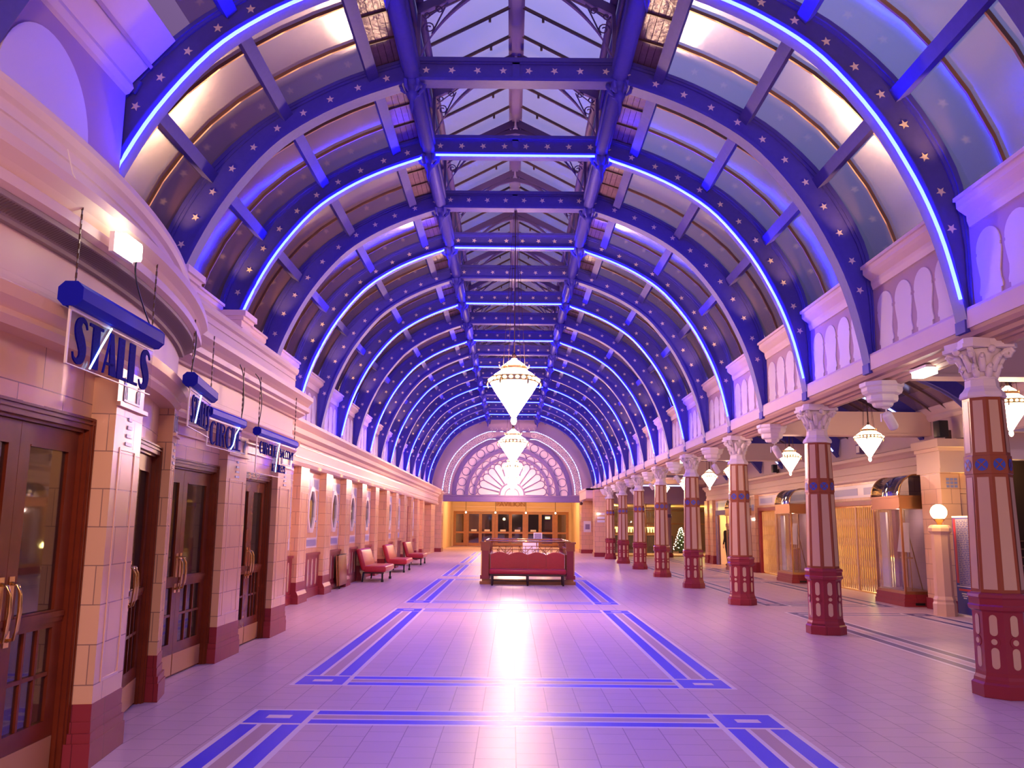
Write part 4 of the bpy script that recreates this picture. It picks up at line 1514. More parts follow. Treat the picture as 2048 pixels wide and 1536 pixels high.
orn = MB()
for q in range(3):
    for p in range(3):
        orn.box(8.66 + .08 * q, 8.72 + .08 * q, 17.24, 17.25, 2.42 + .07 * p, 2.47 + .07 * p)
trim(orn, 'pale_blue_tile')
lamp('niche_uplight', 'SPOT', (9.42, 17.30, 1.82), 60 * WARM_POWER, (1.0, .70, .14), .04, (9.36, 17.55, 2.9), 110, .8)
lamp('globe_glow', 'POINT', (7.95, 16.25, 2.0), 9 * WARM_POWER, (1.0, .62, .22), .12)
# arch over the stairs, stair flight
arch_o = [(9.95 + 2.3 * (1 - math.cos(a)), 2.72 + .75 * math.sin(a)) for a in [math.pi / 2 * q / 10 for q in range(11)]]
trim(MB().strip(arch_o, [(x, 3.6) for x, z in arch_o], 'y', 17.45, 17.75), 'moulding')
trim(MB().box(9.9, 10.0, 17.4, 17.8, 0, 2.75), 'oak')
t = thing('staircase', 'dark staircase with brass-edged steps behind the nearest column at the right edge', 'stairs', (9.95, 17.8, 0))
for q in range(8):
    t_ = MB().box(0, 2.6, .26 * q, .26 * (q + 1), 0 if q == 0 else .17 * q - .05, .17 * (q + 1))
    st = obj('step', t_, 'carpet_dark', t)
    obj('nosing', MB().box(0, 2.6, .26 * q - .012, .26 * q + .03, .17 * (q + 1) - .02, .17 * (q + 1) + .006), 'brass', st)
obj('handrail', MB().tube([(.12, 0, .95), (.12, 2.05, 2.3)], .022, 8), 'brass', t)
struct('wall_stair', MB().box(9.9, 12.8, 19.95, 20.05, 0, 5).box(12.6, 12.7, 17.8, 19.95, 0, 5).box(9.85, 9.93, 17.8, 19.95, 0, 5).box(9.9, 12.7, 17.8, 20.05, 4.8, 4.9), 'dark_room')
lamp('stair_lamp', 'POINT', (11.2, 19.2, 3.0), 10, (1, .6, .3), .1)
# roll-up banner beside the pedestal
t = thing('banner_stand', 'blue and grey roll-up banner with red stripe, left of the nearest column', 'banner', (8.50, 16.30, 0), R(4))
obj('base', MB().box(-.09, .09, -.46, .46, 0, .035), 'white_paint', t)
obj('panel', MB().box(-.006, .006, -.44, .44, .035, 1.83), 'banner_blue', t)
obj('printed_list', MB().box(-.010, -.006, -.42, .33, .56, 1.79), 'banner_grey', t)
obj('red_stripe', MB().box(-.011, -.006, .34, .41, .60, 1.80).box(-.011, -.006, -.42, .36, .46, .50), 'banner_red', t)
obj('white_line', MB().box(-.011, -.006, -.42, .41, .535, .55), 'white_paint', t)
obj('top_rail', MB().box(-.012, .012, -.44, .44, 1.82, 1.85), 'white_paint', t)
obj('pole', MB().tube([(.05, 0, .035), (.02, 0, 1.83)], .012, 6), 'chain_metal', t)
tx = MB()
random.seed(3)
for row in range(36):
    z = 1.76 - .033 * row
    u = .30
    while u > -.40:
        wd = random.uniform(.03, .10)
        tx.box(-.0115, -.010, u - wd, u, z - .012, z)
        u -= wd + random.uniform(.012, .05)
obj('text_lines', tx, 'banner_blue', t)
tx = MB()
for cy in (.18, -.14):
    for j, (wd, z) in enumerate(((.20, .40), (.16, .36), (.10, .32))):
        tx.box(-.0115, -.006, cy - wd / 2, cy + wd / 2, z, z + .022)
obj('caption', tx, 'white_paint', t)
# speakers, small box
def speaker(loc, label, s=1.0):
    t = thing('wall_speaker', label, 'speaker', loc, 0, 'black wall speakers')
    obj('cabinet', rbox(-.09 * s, .06 * s, -.10 * s, .10 * s, -.13 * s, .13 * s, .01), 'black', t)
    obj('bracket', MB().box(.05 * s, .14 * s, -.02, .02, -.16 * s, -.02), 'chain_metal', t)
    return t


speaker((8.60, 17.15, 3.58), 'black speaker on the cornice above the nearest showcase', 1.25)
speaker((8.80, 28.9, 3.55), 'small black speaker on the upper wall between the second and third columns')
speaker((8.80, 34.2, 3.55), 'small black speaker on the upper wall left of the third column')
sp = thing('wall_floodlight', 'grey floodlight high on the aisle wall beside the second lantern', 'lamp', (8.72, 21.4, 3.45))
obj('housing', MB().box(-.12, .05, -.12, .12, -.02, .22), 'iron_mauve', sp)
obj('arm', MB().box(.05, .22, -.02, .02, .05, .09), 'iron_mauve', sp)
obj('lens', MB().box(-.125, -.12, -.09, .09, .01, .18), 'white_paint', sp)

# ------------------------------------------------------------------ far end of the aisle: bar behind glass, big plain pillar, tree
mb = MB().box(4.9, 13.0, 58.0, 58.1, 0, 3.0).box(4.85, 4.95, 47.4, 58.0, 0, 3.0).box(12.9, 13.0, 47.4, 58.0, 0, 3.0)
struct('wall_bar', mb, 'brown_panel')
trim(MB().box(4.9, 13.0, 47.4, 58.0, 2.78, 2.9), 'vest_wall')
for x in (6.0, 9.0, 11.5):
    lamp('bar_lamp', 'POINT', (x, 51.0, 2.55), 95 * WARM_POWER, (1.0, .70, .16), .1)
t = thing('bar_counter', 'dark bar counter with yellow glowing shelf at the far end of the aisle', 'bar', (7.6, 53.0, 0))
obj('front', MB().box(-2.2, 2.2, 0, .5, 0, 1.05), 'black', t)
obj('top', MB().box(-2.3, 2.3, -.06, .6, 1.05, 1.10), 'brass', t)
t = thing('back_bar', 'wooden bottle shelf behind the far bar counter', 'shelf', (7.6, 53.0, 0))
obj('back_shelf', MB().box(-2.2, 2.2, 1.7, 1.9, 0, 1.15).box(-2.2, 2.2, 1.6, 1.9, 1.15, 1.2), 'oak', t)
t = thing('light_panel', 'glowing yellow panel behind the bottles of the far bar', 'panel', (7.6, 53.0, 0))
obj('frame', MB().box(-2.2, 2.2, 1.91, 1.96, 0, 1.62), 'oak', t)
obj('shelf_light', MB().box(-2.2, 2.2, 1.90, 1.91, 1.22, 1.55), 'shelf_glow', t)
bt0 = None
for q in range(22):
    loc = (5.6 + .18 * q, 54.68, 1.2)
    if bt0 is None:
        bt0 = tag(obj('bottle', MB().lathe([(.035, 0), (.037, .02), (.037, .18), (.015, .24), (.013, .31)], 8), 'dark_wood', None, loc), 'dark bottle on the glowing shelf behind the far bar', 'bottle', 'bottles behind the bar')
    else:
        dup(bt0, loc)
WIN[0] += 1
mb = MB()
for x in (5.1, 6.2, 7.3, 8.4, 9.5, 11.2, 12.5):
    mb.box(x - .03, x + .03, 47.35, 47.41, 0, 2.8)
mb.box(5.1, 12.9, 47.35, 47.41, 1.72, 1.77).box(5.1, 12.9, 47.35, 47.41, 2.42, 2.47).box(5.1, 12.9, 47.35, 47.41, 0, .05)
w = struct('window_%d' % WIN[0], mb, 'oak')
obj('pane', MB().box(5.1, 12.9, 47.37, 47.376, .05, 2.8), 'case_glass', w)
t = tag(obj('round_pillar', MB().lathe([(.40, 0), (.40, .12), (.36, .18), (.34, .3), (.33, 2.1), (.35, 2.12), (.35, 2.28), (.33, 2.3), (.33, 2.8)], 24), 'plaster_mauve', None, (8.16, 46.4, 0)), 'plain mauve round pillar behind the fourth column', 'pillar')
obj('base', MB().lathe([(.42, 0), (.42, .14), (.38, .22), (.36, .24)], 24), 'red_plain', t)
obj('band', MB().lathe([(.345, 2.06), (.36, 2.07), (.36, 2.24), (.345, 2.25)], 24), 'iron_mauve', t)
t = thing('christmas_tree', 'small decorated tree covered in white lights at the far aisle', 'tree', (10.35, 53.4, 0))
fm = MB()
random.seed(11)
for q in range(520):
    h = random.random() ** 1.3
    a = random.uniform(0, 2 * math.pi)
    rr = .46 * (1 - h) + .03
    z = .18 + 1.38 * h
    L = rr * random.uniform(.75, 1.0)
    c, s_ = math.cos(a), math.sin(a)
    p0 = Vector((c * L * .2, s_ * L * .2, z + .05)); p1 = Vector((c * L, s_ * L, z - .07))
    n = Vector((-s_, c, 0)) * .045
    fm.add([p0 - n * .4, p0 + n * .4, p1 + n, p1 + Vector((0, 0, -.02)), p1 - n], [(0, 1, 2, 3, 4)])
obj('foliage', fm, 'foliage', t)
obj('trunk', MB().tube([(0, 0, 0), (0, 0, 1.4)], [.035, .01], 6).lathe([(.14, 0), (.16, .16), (.14, .18)], 12), 'dark_wood', t)
bl0 = None
for q in range(64):
    h = (q + .5) / 64
    a = q * 2.4
    rr = .46 * (1 - h) + .06
    p = (rr * math.cos(a), rr * math.sin(a), .18 + 1.36 * h)
    if bl0 is None:
        bl0 = obj('fairy_light', MB().ball((0, 0, 0), .026, 6), 'bulb', t, p)
    else:
        dup(bl0, p, parent=t)

# ------------------------------------------------------------------ person in the doorway
def person():
    me = bpy.data.meshes.new('person')
    J = {'pelvis': (0, 0, .95, .15), 'waist': (0, 0, 1.10, .135), 'chest': (0, .01, 1.32, .155), 'neck0': (0, 0, 1.47, .07), 'neck': (0, .0, 1.53, .052), 'head': (-.02, 0, 1.63, .092), 'crown': (-.01, 0, 1.72, .075),
         'shl': (0, .19, 1.43, .065), 'ell': (-.08, .25, 1.16, .045), 'wrl': (-.30, .22, 1.10, .032), 'hal': (-.37, .21, 1.10, .032),
         'shr': (0, -.19, 1.43, .065), 'elr': (.04, -.24, 1.15, .045), 'wrr': (-.02, -.26, .91, .032), 'har': (-.03, -.26, .84, .034),
         'hil': (0, .09, .90, .10), 'knl': (-.03, .10, .50, .062), 'anl': (.02, .10, .10, .045), 'tol': (-.14, .11, .05, .040),
         'hir': (0, -.09, .90, .10), 'knr': (.03, -.10, .50, .062), 'anr': (.08, -.10, .10, .045), 'tor': (-.08, -.11, .05, .040)}
    E = [('pelvis', 'waist'), ('waist', 'chest'), ('chest', 'neck0'), ('neck0', 'neck'), ('neck', 'head'), ('head', 'crown'), ('chest', 'shl'), ('shl', 'ell'), ('ell', 'wrl'), ('wrl', 'hal'),
         ('chest', 'shr'), ('shr', 'elr'), ('elr', 'wrr'), ('wrr', 'har'), ('pelvis', 'hil'), ('hil', 'knl'), ('knl', 'anl'), ('anl', 'tol'), ('pelvis', 'hir'), ('hir', 'knr'), ('knr', 'anr'), ('anr', 'tor')]
    names = list(J)
    me.from_pydata([J[n][:3] for n in names], [(names.index(a), names.index(b)) for a, b in E], [])
    o = bpy.data.objects.new('tmp_person', me)
    COL.objects.link(o)
    o.modifiers.new('skin', 'SKIN')
    for i_, n in enumerate(names):
        sv = me.skin_vertices[0].data[i_]
        sv.radius = (J[n][3], J[n][3])
        sv.use_root = n == 'pelvis'
    o.modifiers.new('sub', 'SUBSURF').levels = 2
    dg = bpy.context.evaluated_depsgraph_get()
    m2 = bpy.data.meshes.new_from_object(o.evaluated_get(dg))
    vs = [tuple(v.co) for v in m2.vertices]; fs = [tuple(p.vertices) for p in m2.polygons]
    bpy.data.objects.remove(o)
    mb = MB()
    mb.v = vs; mb.f = fs
    for f in fs:
        c = sum((Vector(vs[i]) for i in f), Vector()) / len(f)
        hand = (c.x < -.31 and 1.0 < c.z < 1.2) or (c.z < .90 and c.y < -.215)
        mb.m.append(0 if c.z > 1.50 or hand else (2 if c.z < .11 else 1)); mb.s.append(True)
    for hx, hy, hz, dirv in ((-.39, .21, 1.10, (-1, 0, -.2)), (-.03, -.26, .82, (0, 0, -1))):
        d = Vector(dirv).normalized()
        for q in range(5):
            off = Vector((0, .014 * (q - 1.5), .0)) if d.x else Vector((.014 * (q - 1.5), 0, 0))
            L_ = (.07, .085, .09, .08, .055)[q]
            p = Vector((hx, hy, hz)) + off * (1 if q < 4 else 2.2)
            mb.tube([p, p + d * L_ * .5, p + d * L_ + Vector((.012, 0, -.01))], [.0095, .009, .006], 6, 0)
    mb.tube([(-.105, 0, 1.64), (-.128, 0, 1.615), (-.11, 0, 1.60)], [.010, .016, .010], 6, 0)
    for sg in (-1, 1):
        mb.ball((-.02, sg * .088, 1.63), .018, 8, 0, .03)
        mb.ball((-.098, sg * .034, 1.65), .011, 6, 2)
    t = tag(obj('person', mb, ['skin', 'cloth_black', 'black']), 'person in dark clothes standing in the yellow-lit doorway, one arm reaching forward', 'person')
    hr = MB().lathe([(.098, 1.64), (.10, 1.69), (.085, 1.735), (.045, 1.765), (.0, 1.772)], 16, (-.005, 0))
    obj('hair', hr, 'paper', t)
    return t


pn = person()
pn.location = (9.02, 36.35, 0); pn.rotation_euler.z = R(-60)

# ================================================================== FAR END: PIERS, FAN WINDOW, VESTIBULE
def pier(x0, x1, y0, y1, z1=2.75):
    TRIM[0] += 1
    p = struct('trim_%d' % TRIM[0], MB().box(x0, x1, y0, y1, .2, z1), 'faience_small')
    obj('plinth', MB().box(x0 - .03, x1 + .03, y0 - .03, y1 + .03, 0, .22), 'red_plain', p)
    return p


pier(4.36, 5.0, 45.8, 46.8, 3.5)
pier(4.10, 4.95, 51.3, 52.7, 3.6)
pier(-4.95, -4.15, 51.3, 52.7, 3.6)
trim(MB().box(4.0, 4.9, 46.8, 51.4, 3.05, 3.6).box(3.96, 4.9, 46.8, 51.4, 3.5, 3.6), 'moulding')
FY, FZ = 52.6, 3.38
trim(MB().box(-4.25, 4.25, FY - .35, FY + .05, 2.97, 3.36).box(-4.25, 4.25, FY - .40, FY + .05, 3.28, 3.34).box(-4.25, 4.25, FY - .38, FY + .05, 2.97, 3.02), 'iron_mauve')
# wall closing the vault around the fan
prof = [(x, z) for x, z in zip([p[0] for p in OUT_S], [p[1] for p in OUT_S])]
outer = [(4.9, 3.36)] + [(x + .15, z + .12) for x, z in prof] + [(0, 9.9)] + [(-x - .15, z + .12) for x, z in prof[::-1]] + [(-4.9, 3.36)]
fanr = 3.46
hole = [(fanr * math.cos(a), FZ + fanr * math.sin(a)) for a in [math.pi * q / 48 for q in range(49)]]
mb = MB()
no, nh = len(outer), len(hole)
outr = []
for q in range(nh):
    u = q / (nh - 1) * (no - 1)
    i_ = min(int(u), no - 2); f_ = u - i_
    outr.append((outer[i_][0] + (outer[i_ + 1][0] - outer[i_][0]) * f_, outer[i_][1] + (outer[i_ + 1][1] - outer[i_][1]) * f_))
mb.strip(hole, outr, 'y', FY, FY + .12)
struct('wall_back', mb, 'plaster_mauve')
WIN[0] += 1
fan = struct('window_%d' % WIN[0], MB().prism(hole, 'y', FY + .06, FY + .08), 'fan_pane')


def ring(r0, r1, y0, y1, a0=0.0, a1=math.pi, n=48):
    i_ = [(r0 * math.cos(a0 + (a1 - a0) * q / n), FZ + r0 * math.sin(a0 + (a1 - a0) * q / n)) for q in range(n + 1)]
    o_ = [(r1 * math.cos(a0 + (a1 - a0) * q / n), FZ + r1 * math.sin(a0 + (a1 - a0) * q / n)) for q in range(n + 1)]
    return MB().strip(i_, o_, 'y', y0, y1)


for a, b in ((3.40, 3.62), (2.66, 2.88), (2.20, 2.34), (.70, .78), (.40, .44)):
    obj('arch_bar', ring(a, b, FY - .06, FY + .06), 'iron_mauve', fan)


def hoop(cx, cz, r, th=.022, a0=0, a1=2 * math.pi, n=16):
    closed = abs(a1 - a0 - 2 * math.pi) < 1e-6
    pts = [(cx + r * math.cos(a0 + (a1 - a0) * q / n), FY - .01, cz + r * math.sin(a0 + (a1 - a0) * q / n)) for q in range(n if closed else n + 1)]
    return MB().tube(pts, th, 5, closed=closed)


h0 = None
for q in range(15):
    a = math.pi * (q + .15) / 14.3
    obj('circle', hoop(3.14 * math.cos(a), FZ + 3.14 * math.sin(a), .25), 'iron_mauve', fan)
for q in range(13):
    a = math.pi * (q + .5) / 13
    c, s_ = math.cos(a), math.sin(a)
    obj('loop', hoop(2.36 * c, FZ + 2.36 * s_, .265, .024), 'iron_mauve', fan)
    # petal: two spokes with a rounded end
    w = 2 * 1.86 * math.sin(math.pi / 26)
    n = Vector((-s_, c))
    pts = []
    for sg in (-1, 1):
        pass
    e0 = Vector((c, s_)) * .80
    e1 = Vector((c, s_)) * 1.86
    arc = [e1 + n * (w / 2 * math.cos(b)) + Vector((c, s_)) * (w / 2 * math.sin(b)) for b in [math.pi * j / 8 for j in range(9)]]
    path = [e0 + n * .085] + arc + [e0 - n * .085]
    obj('petal', MB().tube([(p.x, FY - .01, FZ + p.y) for p in path], .026, 5), 'iron_mauve', fan)
for z_, zz in ((-1, 0), (1, 0)):
    pass
# scrollwork arch in front of the fan with two dashed light strips
t = thing('scrollwork_arch', 'ornate scrollwork arch with two dashed white light strips framing the fan window', 'arch', (0, FY - .45, 0))
A_OUT = [(4.20, 3.42), (4.12, 4.2), (3.92, 5.0), (3.5, 5.75), (2.95, 6.35), (2.25, 6.85), (1.55, 7.15), (1.25, 7.2)]
A_IN = [(3.80, 3.42), (3.74, 4.1), (3.55, 4.8), (3.2, 5.45), (2.7, 5.98), (2.1, 6.4), (1.5, 6.70), (1.25, 6.74)]
for P in (A_OUT, A_IN):
    S_ = spline(P, 5)
    full = [(x, z) for x, z in S_] + [(-x, z) for x, z in S_[::-1]]
    obj('rim', MB().tube([(x, 0, z) for x, z in full], .035, 6), 'iron_mauve', t)
    seg = MB()
    L_, on = 0, True
    for a, b in zip(full, full[1:]):
        n = max(1, int(round(math.dist(a, b) / .23)))
        for j in range(n):
            if j % 2 == 0:
                p = (a[0] + (b[0] - a[0]) * j / n, a[1] + (b[1] - a[1]) * j / n); r_ = (a[0] + (b[0] - a[0]) * (j + .8) / n, a[1] + (b[1] - a[1]) * (j + .8) / n)
                seg.tube([(p[0], -.05, p[1]), (r_[0], -.05, r_[1])], .024, 4)
    obj('light_strip', seg, 'led_white', t)
So, Si = spline(A_OUT, 5), spline(A_IN, 5)
for q in range(2, len(So) - 1, 2):
    for s in (-1, 1):
        cx, cz = (So[q][0] + Si[q][0]) / 2, (So[q][1] + Si[q][1]) / 2
        pts = []
        for j in range(18):
            u = j / 17
            th = u * 3.2 * math.pi * (1 if q % 4 else -1)
            rr = .19 * (1 - .75 * u)
            pts.append((s * (cx + rr * math.cos(th)), 0, cz + rr * math.sin(th)))
        obj('scroll', MB().tube(pts, .016, 4), 'gold_and_starlight', t)
for s in (-1, 1):
    obj('foot_scroll', MB().tube([(s * 4.2, 0, 3.9), (s * 4.28, 0, 3.6), (s * 4.1, 0, 3.45), (s * 3.9, 0, 3.5), (s * 3.95, 0, 3.7), (s * 4.08, 0, 3.66)], .03, 6), 'gold_and_starlight', t)
orn = MB()
for q in range(9):
    x = -1.3 + 2.6 * q / 8
    orn.tube([(x, 0, 7.22), (x + .06, 0, 7.34), (x, 0, 7.44), (x - .05, 0, 7.34)], .018, 4)
obj('cresting', orn, 'gold_and_starlight', t)

# vestibule behind
VY = 66.2
mb = MB().box(-4.75, -4.55, FY + .1, VY, 0, 4.0).box(4.55, 4.75, FY + .1, VY, 0, 4.0).box(-4.75, 4.75, VY + .05, VY + .25, 2.62, 4.0).box(-4.75, -4.42, VY, VY + .25, 0, 2.62).box(4.32, 4.75, VY, VY + .25, 0, 2.62)
struct('wall_vestibule_far', mb, 'vest_wall')
trim(MB().box(-4.75, 4.75, FY + .1, VY, 3.9, 4.0), 'vest_wall')
trim(MB().box(-4.55, 4.55, VY - .10, VY + .05, 2.9, 3.0).box(-4.42, 4.32, VY - .04, VY + .05, 2.61, 2.70), 'moulding')
struct('wall_outside', MB().box(-6, 6, 70.0, 70.1, 0, 4), 'dark_room')
for x in (-2.2, 2.2):
    lamp('vestibule_light', 'POINT', (x, 60.0, 3.5), 150 * WARM_POWER, (1.0, .62, .30), .2)


def text_mesh(body, h, ext=.01, sx=1.0):
    cu = bpy.data.curves.new('t', 'FONT')
    cu.body = body; cu.size = h; cu.extrude = ext; cu.align_x = 'CENTER'; cu.align_y = 'CENTER'
    o = bpy.data.objects.new('tmp_text', cu)
    COL.objects.link(o)
    dg = bpy.context.evaluated_depsgraph_get()
    me = bpy.data.meshes.new_from_object(o.evaluated_get(dg))
    mb = MB()
    mb.v = [(v.co.x * sx, v.co.y, v.co.z) for v in me.vertices]
    mb.f = [tuple(p.vertices) for p in me.polygons]
    mb.m = [0] * len(mb.f); mb.s = [False] * len(mb.f)
    bpy.data.objects.remove(o)
    return mb


FRONT = Matrix(((1, 0, 0, 0), (0, 0, -1, 0), (0, 1, 0, 0), (0, 0, 0, 1)))     # text facing -y
SIDE = Matrix(((0, 0, 1, 0), (1, 0, 0, 0), (0, 1, 0, 0), (0, 0, 0, 1)))       # text facing +x
t = tag(obj('lettering', text_mesh('PAVILION', .46, .03, 1.12).xf(FRONT), 'oak', None, (-.08, VY - .12, 3.14)), 'dark letters PAVILION on the wall above the far doors', 'sign')

# far doors: three pairs of glazed leaves and two side lights
def glazed_leaf(x0, x1, y, parent, notice=None):
    h = 2.52
    st = .11
    mb = MB().box(x0, x0 + st, y, y + .05, .02, h).box(x1 - st, x1, y, y + .05, .02, h).box(x0 + st, x1 - st, y, y + .05, h - .12, h).box(x0 + st, x1 - st, y, y + .05, .95, 1.09).box(x0 + st, x1 - st, y, y + .05, .02, .24)
    leaf = obj('leaf', mb, 'oak', parent)
    obj('pane', MB().box(x0 + st, x1 - st, y + .02, y + .026, .24, .95).box(x0 + st, x1 - st, y + .02, y + .026, 1.09, h - .12), 'door_glass', leaf)
    return leaf


xs = [-4.40, -3.44, -2.42, -1.38, -1.18, -0.18, -0.06, .96, 1.14, 2.10, 2.22, 3.22, 3.34, 4.30]
frame_x = [-4.42, -3.40, -1.24, .04 - .1, 1.02, 3.28]
pairs = ((-3.36, -2.38, -1.38), (-1.16, -.10, .94), (1.14, 2.16, 3.20))
for k, (a, b, c) in enumerate(pairs):
    DOOR[0] += 1
    d = struct('door_%d' % DOOR[0], MB().box(a - .10, a, VY - .06, VY + .06, 0, 2.62).box(c, c + .10, VY - .06, VY + .06, 0, 2.62).box(a, c, VY - .06, VY + .06, 2.53, 2.62), 'oak')
    for p, q in ((a + .005, b - .005), (b + .005, c - .005)):
        lf = glazed_leaf(p, q, VY - .02, d)
        hx = q - .055 if p < a + .1 else p + .055
        obj('handle', MB().tube([(hx, VY - .03, 1.0), (hx, VY - .08, 1.03), (hx, VY - .08, 1.30), (hx, VY - .03, 1.33)], .015, 6), 'brass', lf)
for a, b in ((-4.42, -3.46), (3.30, 4.32)):
    WIN[0] += 1
    w = struct('window_%d' % WIN[0], MB().box(a, a + .08, VY - .05, VY + .05, 0, 2.62).box(b - .08, b, VY - .05, VY + .05, 0, 2.62).box(a + .08, b - .08, VY - .05, VY + .05, 2.53, 2.62), 'oak')
    glazed_leaf(a + .08, b - .08, VY - .02, w)
n0 = None
for k, x in enumerate((-2.86, -1.86, -.66, .44, 1.64)):
    lab = 'white paper notice on the far glazed doors, %s' % ('leftmost of the five', 'second from the left', 'third from the left, in the middle', 'fourth from the left', 'rightmost, half behind the sign stand')[k]
    if n0 is None:
        n0 = tag(obj('door_notice', MB().box(-.21, .21, -.004, .004, -.07, .07), 'paper', None, (x, VY - .03, 1.18)), lab, 'notice', 'door notices')
    else:
        dup(n0, (x, VY - .03, 1.18), label=lab)
t = thing('exit_sign', 'small green-lit exit sign showing at the fifth glazed leaf', 'sign', (2.72, VY - .12, 2.16))
obj('case', MB().box(-.19, .19, -.03, .03, -.10, .10), 'white_paint', t)
obj('face', MB().box(-.17, .17, -.034, -.03, -.08, .08), 'exit_green', t)
t = thing('lamp_reflection', 'small bright globe standing in for a lamp reflection in the middle glazed door', 'lamp', (-.60, 68.6, 2.05))  # globe and post added in place of a reflection on the glass
obj('globe', MB().ball((0, 0, 0), .11, 12), 'bulb', t)
obj('post', MB().tube([(0, 0, -2.05), (0, 0, -.1)], .03, 6), 'black', t)
p0 = None
for k, x in enumerate((-3.42, -1.22, 1.05, 3.25)):
    lab = 'thin pendant rod lamp above the far doors, %s' % ('leftmost', 'left of centre', 'right of centre', 'rightmost')[k]
    if p0 is None:
        p0 = thing('pendant_lamp', lab, 'lamp', (x, 64.8, 2.5), 0, 'rod lamps above the far doors')
        obj('rod', MB().tube([(0, 0, .05), (0, 0, 1.4)], .018, 5), 'black', p0)
        obj('shade', MB().lathe([(.0, -.06), (.05, -.05), (.06, 0), (.03, .06)], 10), 'bulb', p0)
    else:
        dup(p0, (x, 64.8, 2.5), label=lab)

# wall furniture on the right-hand piers
t = thing('notice_frame', 'white framed notice on the pier right of the far doors', 'notice', (4.45, 51.26, 1.55))
obj('frame', MB().box(-.22, .22, -.0, .03, -.32, .32), 'white_paint', t)
obj('picture', MB().box(-.12, .14, -.006, 0, -.16, .14), 'banner_grey', t)
t = thing('direction_sign', 'stack of small white direction plates on the pier by the farthest column', 'sign', (4.68, 45.74, 2.0))
for z in (.22, .02, -.16):
    obj('plate', MB().box(-.19, .21, .0, .02, z - .06, z + .06), 'plaster_white', t)
obj('lamp', MB().ball((-.16, -.05, .22), .06, 8), 'bulb', t)
t = thing('security_camera', 'white dome security camera on the beam above the framed notice', 'camera', (4.15, 50.0, 3.02))
obj('mount', MB().box(-.06, .06, -.06, .06, -.02, .04).box(-.12, -.06, -.04, .04, -.14, .04), 'white_paint', t)
obj('dome', MB().ball((-.16, 0, -.16), .10, 12), 'chain_metal', t)

# ================================================================== HANGING SIGNS ON THE LEFT
def stroke(pts, ws):
    out = []
    P = [Vector(p) for p in pts]
    sides = []
    for i in range(len(P)):
        d = (P[min(i + 1, len(P) - 1)] - P[max(i - 1, 0)]).normalized()
        n = Vector((-d.y, d.x)) * ws[i] / 2
        sides.append((P[i] + n, P[i] - n))
    return [[tuple(sides[i][0]), tuple(sides[i + 1][0]), tuple(sides[i + 1][1]), tuple(sides[i][1])] for i in range(len(P) - 1)]


def smooth_stroke(pts, ws, n=4):
    s3 = spline([(p[0], p[1], w) for p, w in zip(pts, ws)], n)
    return stroke([(a, b) for a, b, c in s3], [c for a, b, c in s3])


def q4(x0, y0, x1, y1):
    return [(x0, y0), (x1, y0), (x1, y1), (x0, y1)]


def glyph(ch):
    if ch == 'S':
        return smooth_stroke([(.60, .80), (.52, .93), (.34, .97), (.20, .84), (.22, .66), (.36, .47), (.44, .30), (.40, .12), (.24, .03), (.08, .08), (.02, .20)],
                             [.03, .07, .13, .25, .31, .33, .31, .24, .13, .06, .03]), .64
    if ch == 'T':
        return [q4(.17, 0, .50, .93), q4(0, .93, .66, 1.0)], .68
    if ch == 'A':
        return [[(0, 0), (.06, 0), (.36, .98), (.30, .98)], [(.36, 0), (.70, 0), (.44, 1), (.26, 1)], q4(.10, .22, .50, .28)], .68
    if ch == 'L':
        return [q4(0, 0, .32, 1), q4(.32, 0, .56, .07)], .56
    if ch == 'I':
        return [q4(.04, 0, .28, 1)], .34
    if ch == 'C':
        return smooth_stroke([(.54, .86), (.42, .97), (.24, .92), (.13, .72), (.12, .5), (.13, .28), (.24, .08), (.42, .03), (.54, .14)],
                             [.03, .06, .14, .22, .25, .22, .14, .06, .03]), .58
    if ch == 'R':
        return [q4(0, 0, .22, 1)] + smooth_stroke([(.22, .97), (.40, .95), (.50, .80), (.44, .62), (.22, .54)], [.05, .06, .12, .08, .05]) + [[(.30, .54), (.40, .54), (.60, 0), (.44, 0)]], .62
    if ch == 'E':
        return [q4(0, 0, .24, 1), q4(.24, .93, .52, 1), q4(.24, .5, .46, .56), q4(.24, 0, .52, .07)], .56
    return [], .3


def deco_text(word, length, height, x0, x1):
    """letters laid along +y from 0 to length, up along z, thin in x"""
    gl = [glyph(c) for c in word]
    tot = sum(w for _, w in gl) + .07 * (len(gl) - 1)
    k = length / tot
    mb = MB()
    u = 0
    for quads, w in gl:
        for q in quads:
            mb.prism([((a + u) * k, b * height) for a, b in q], 'x', x0, x1)
        u += w + .07
    return mb


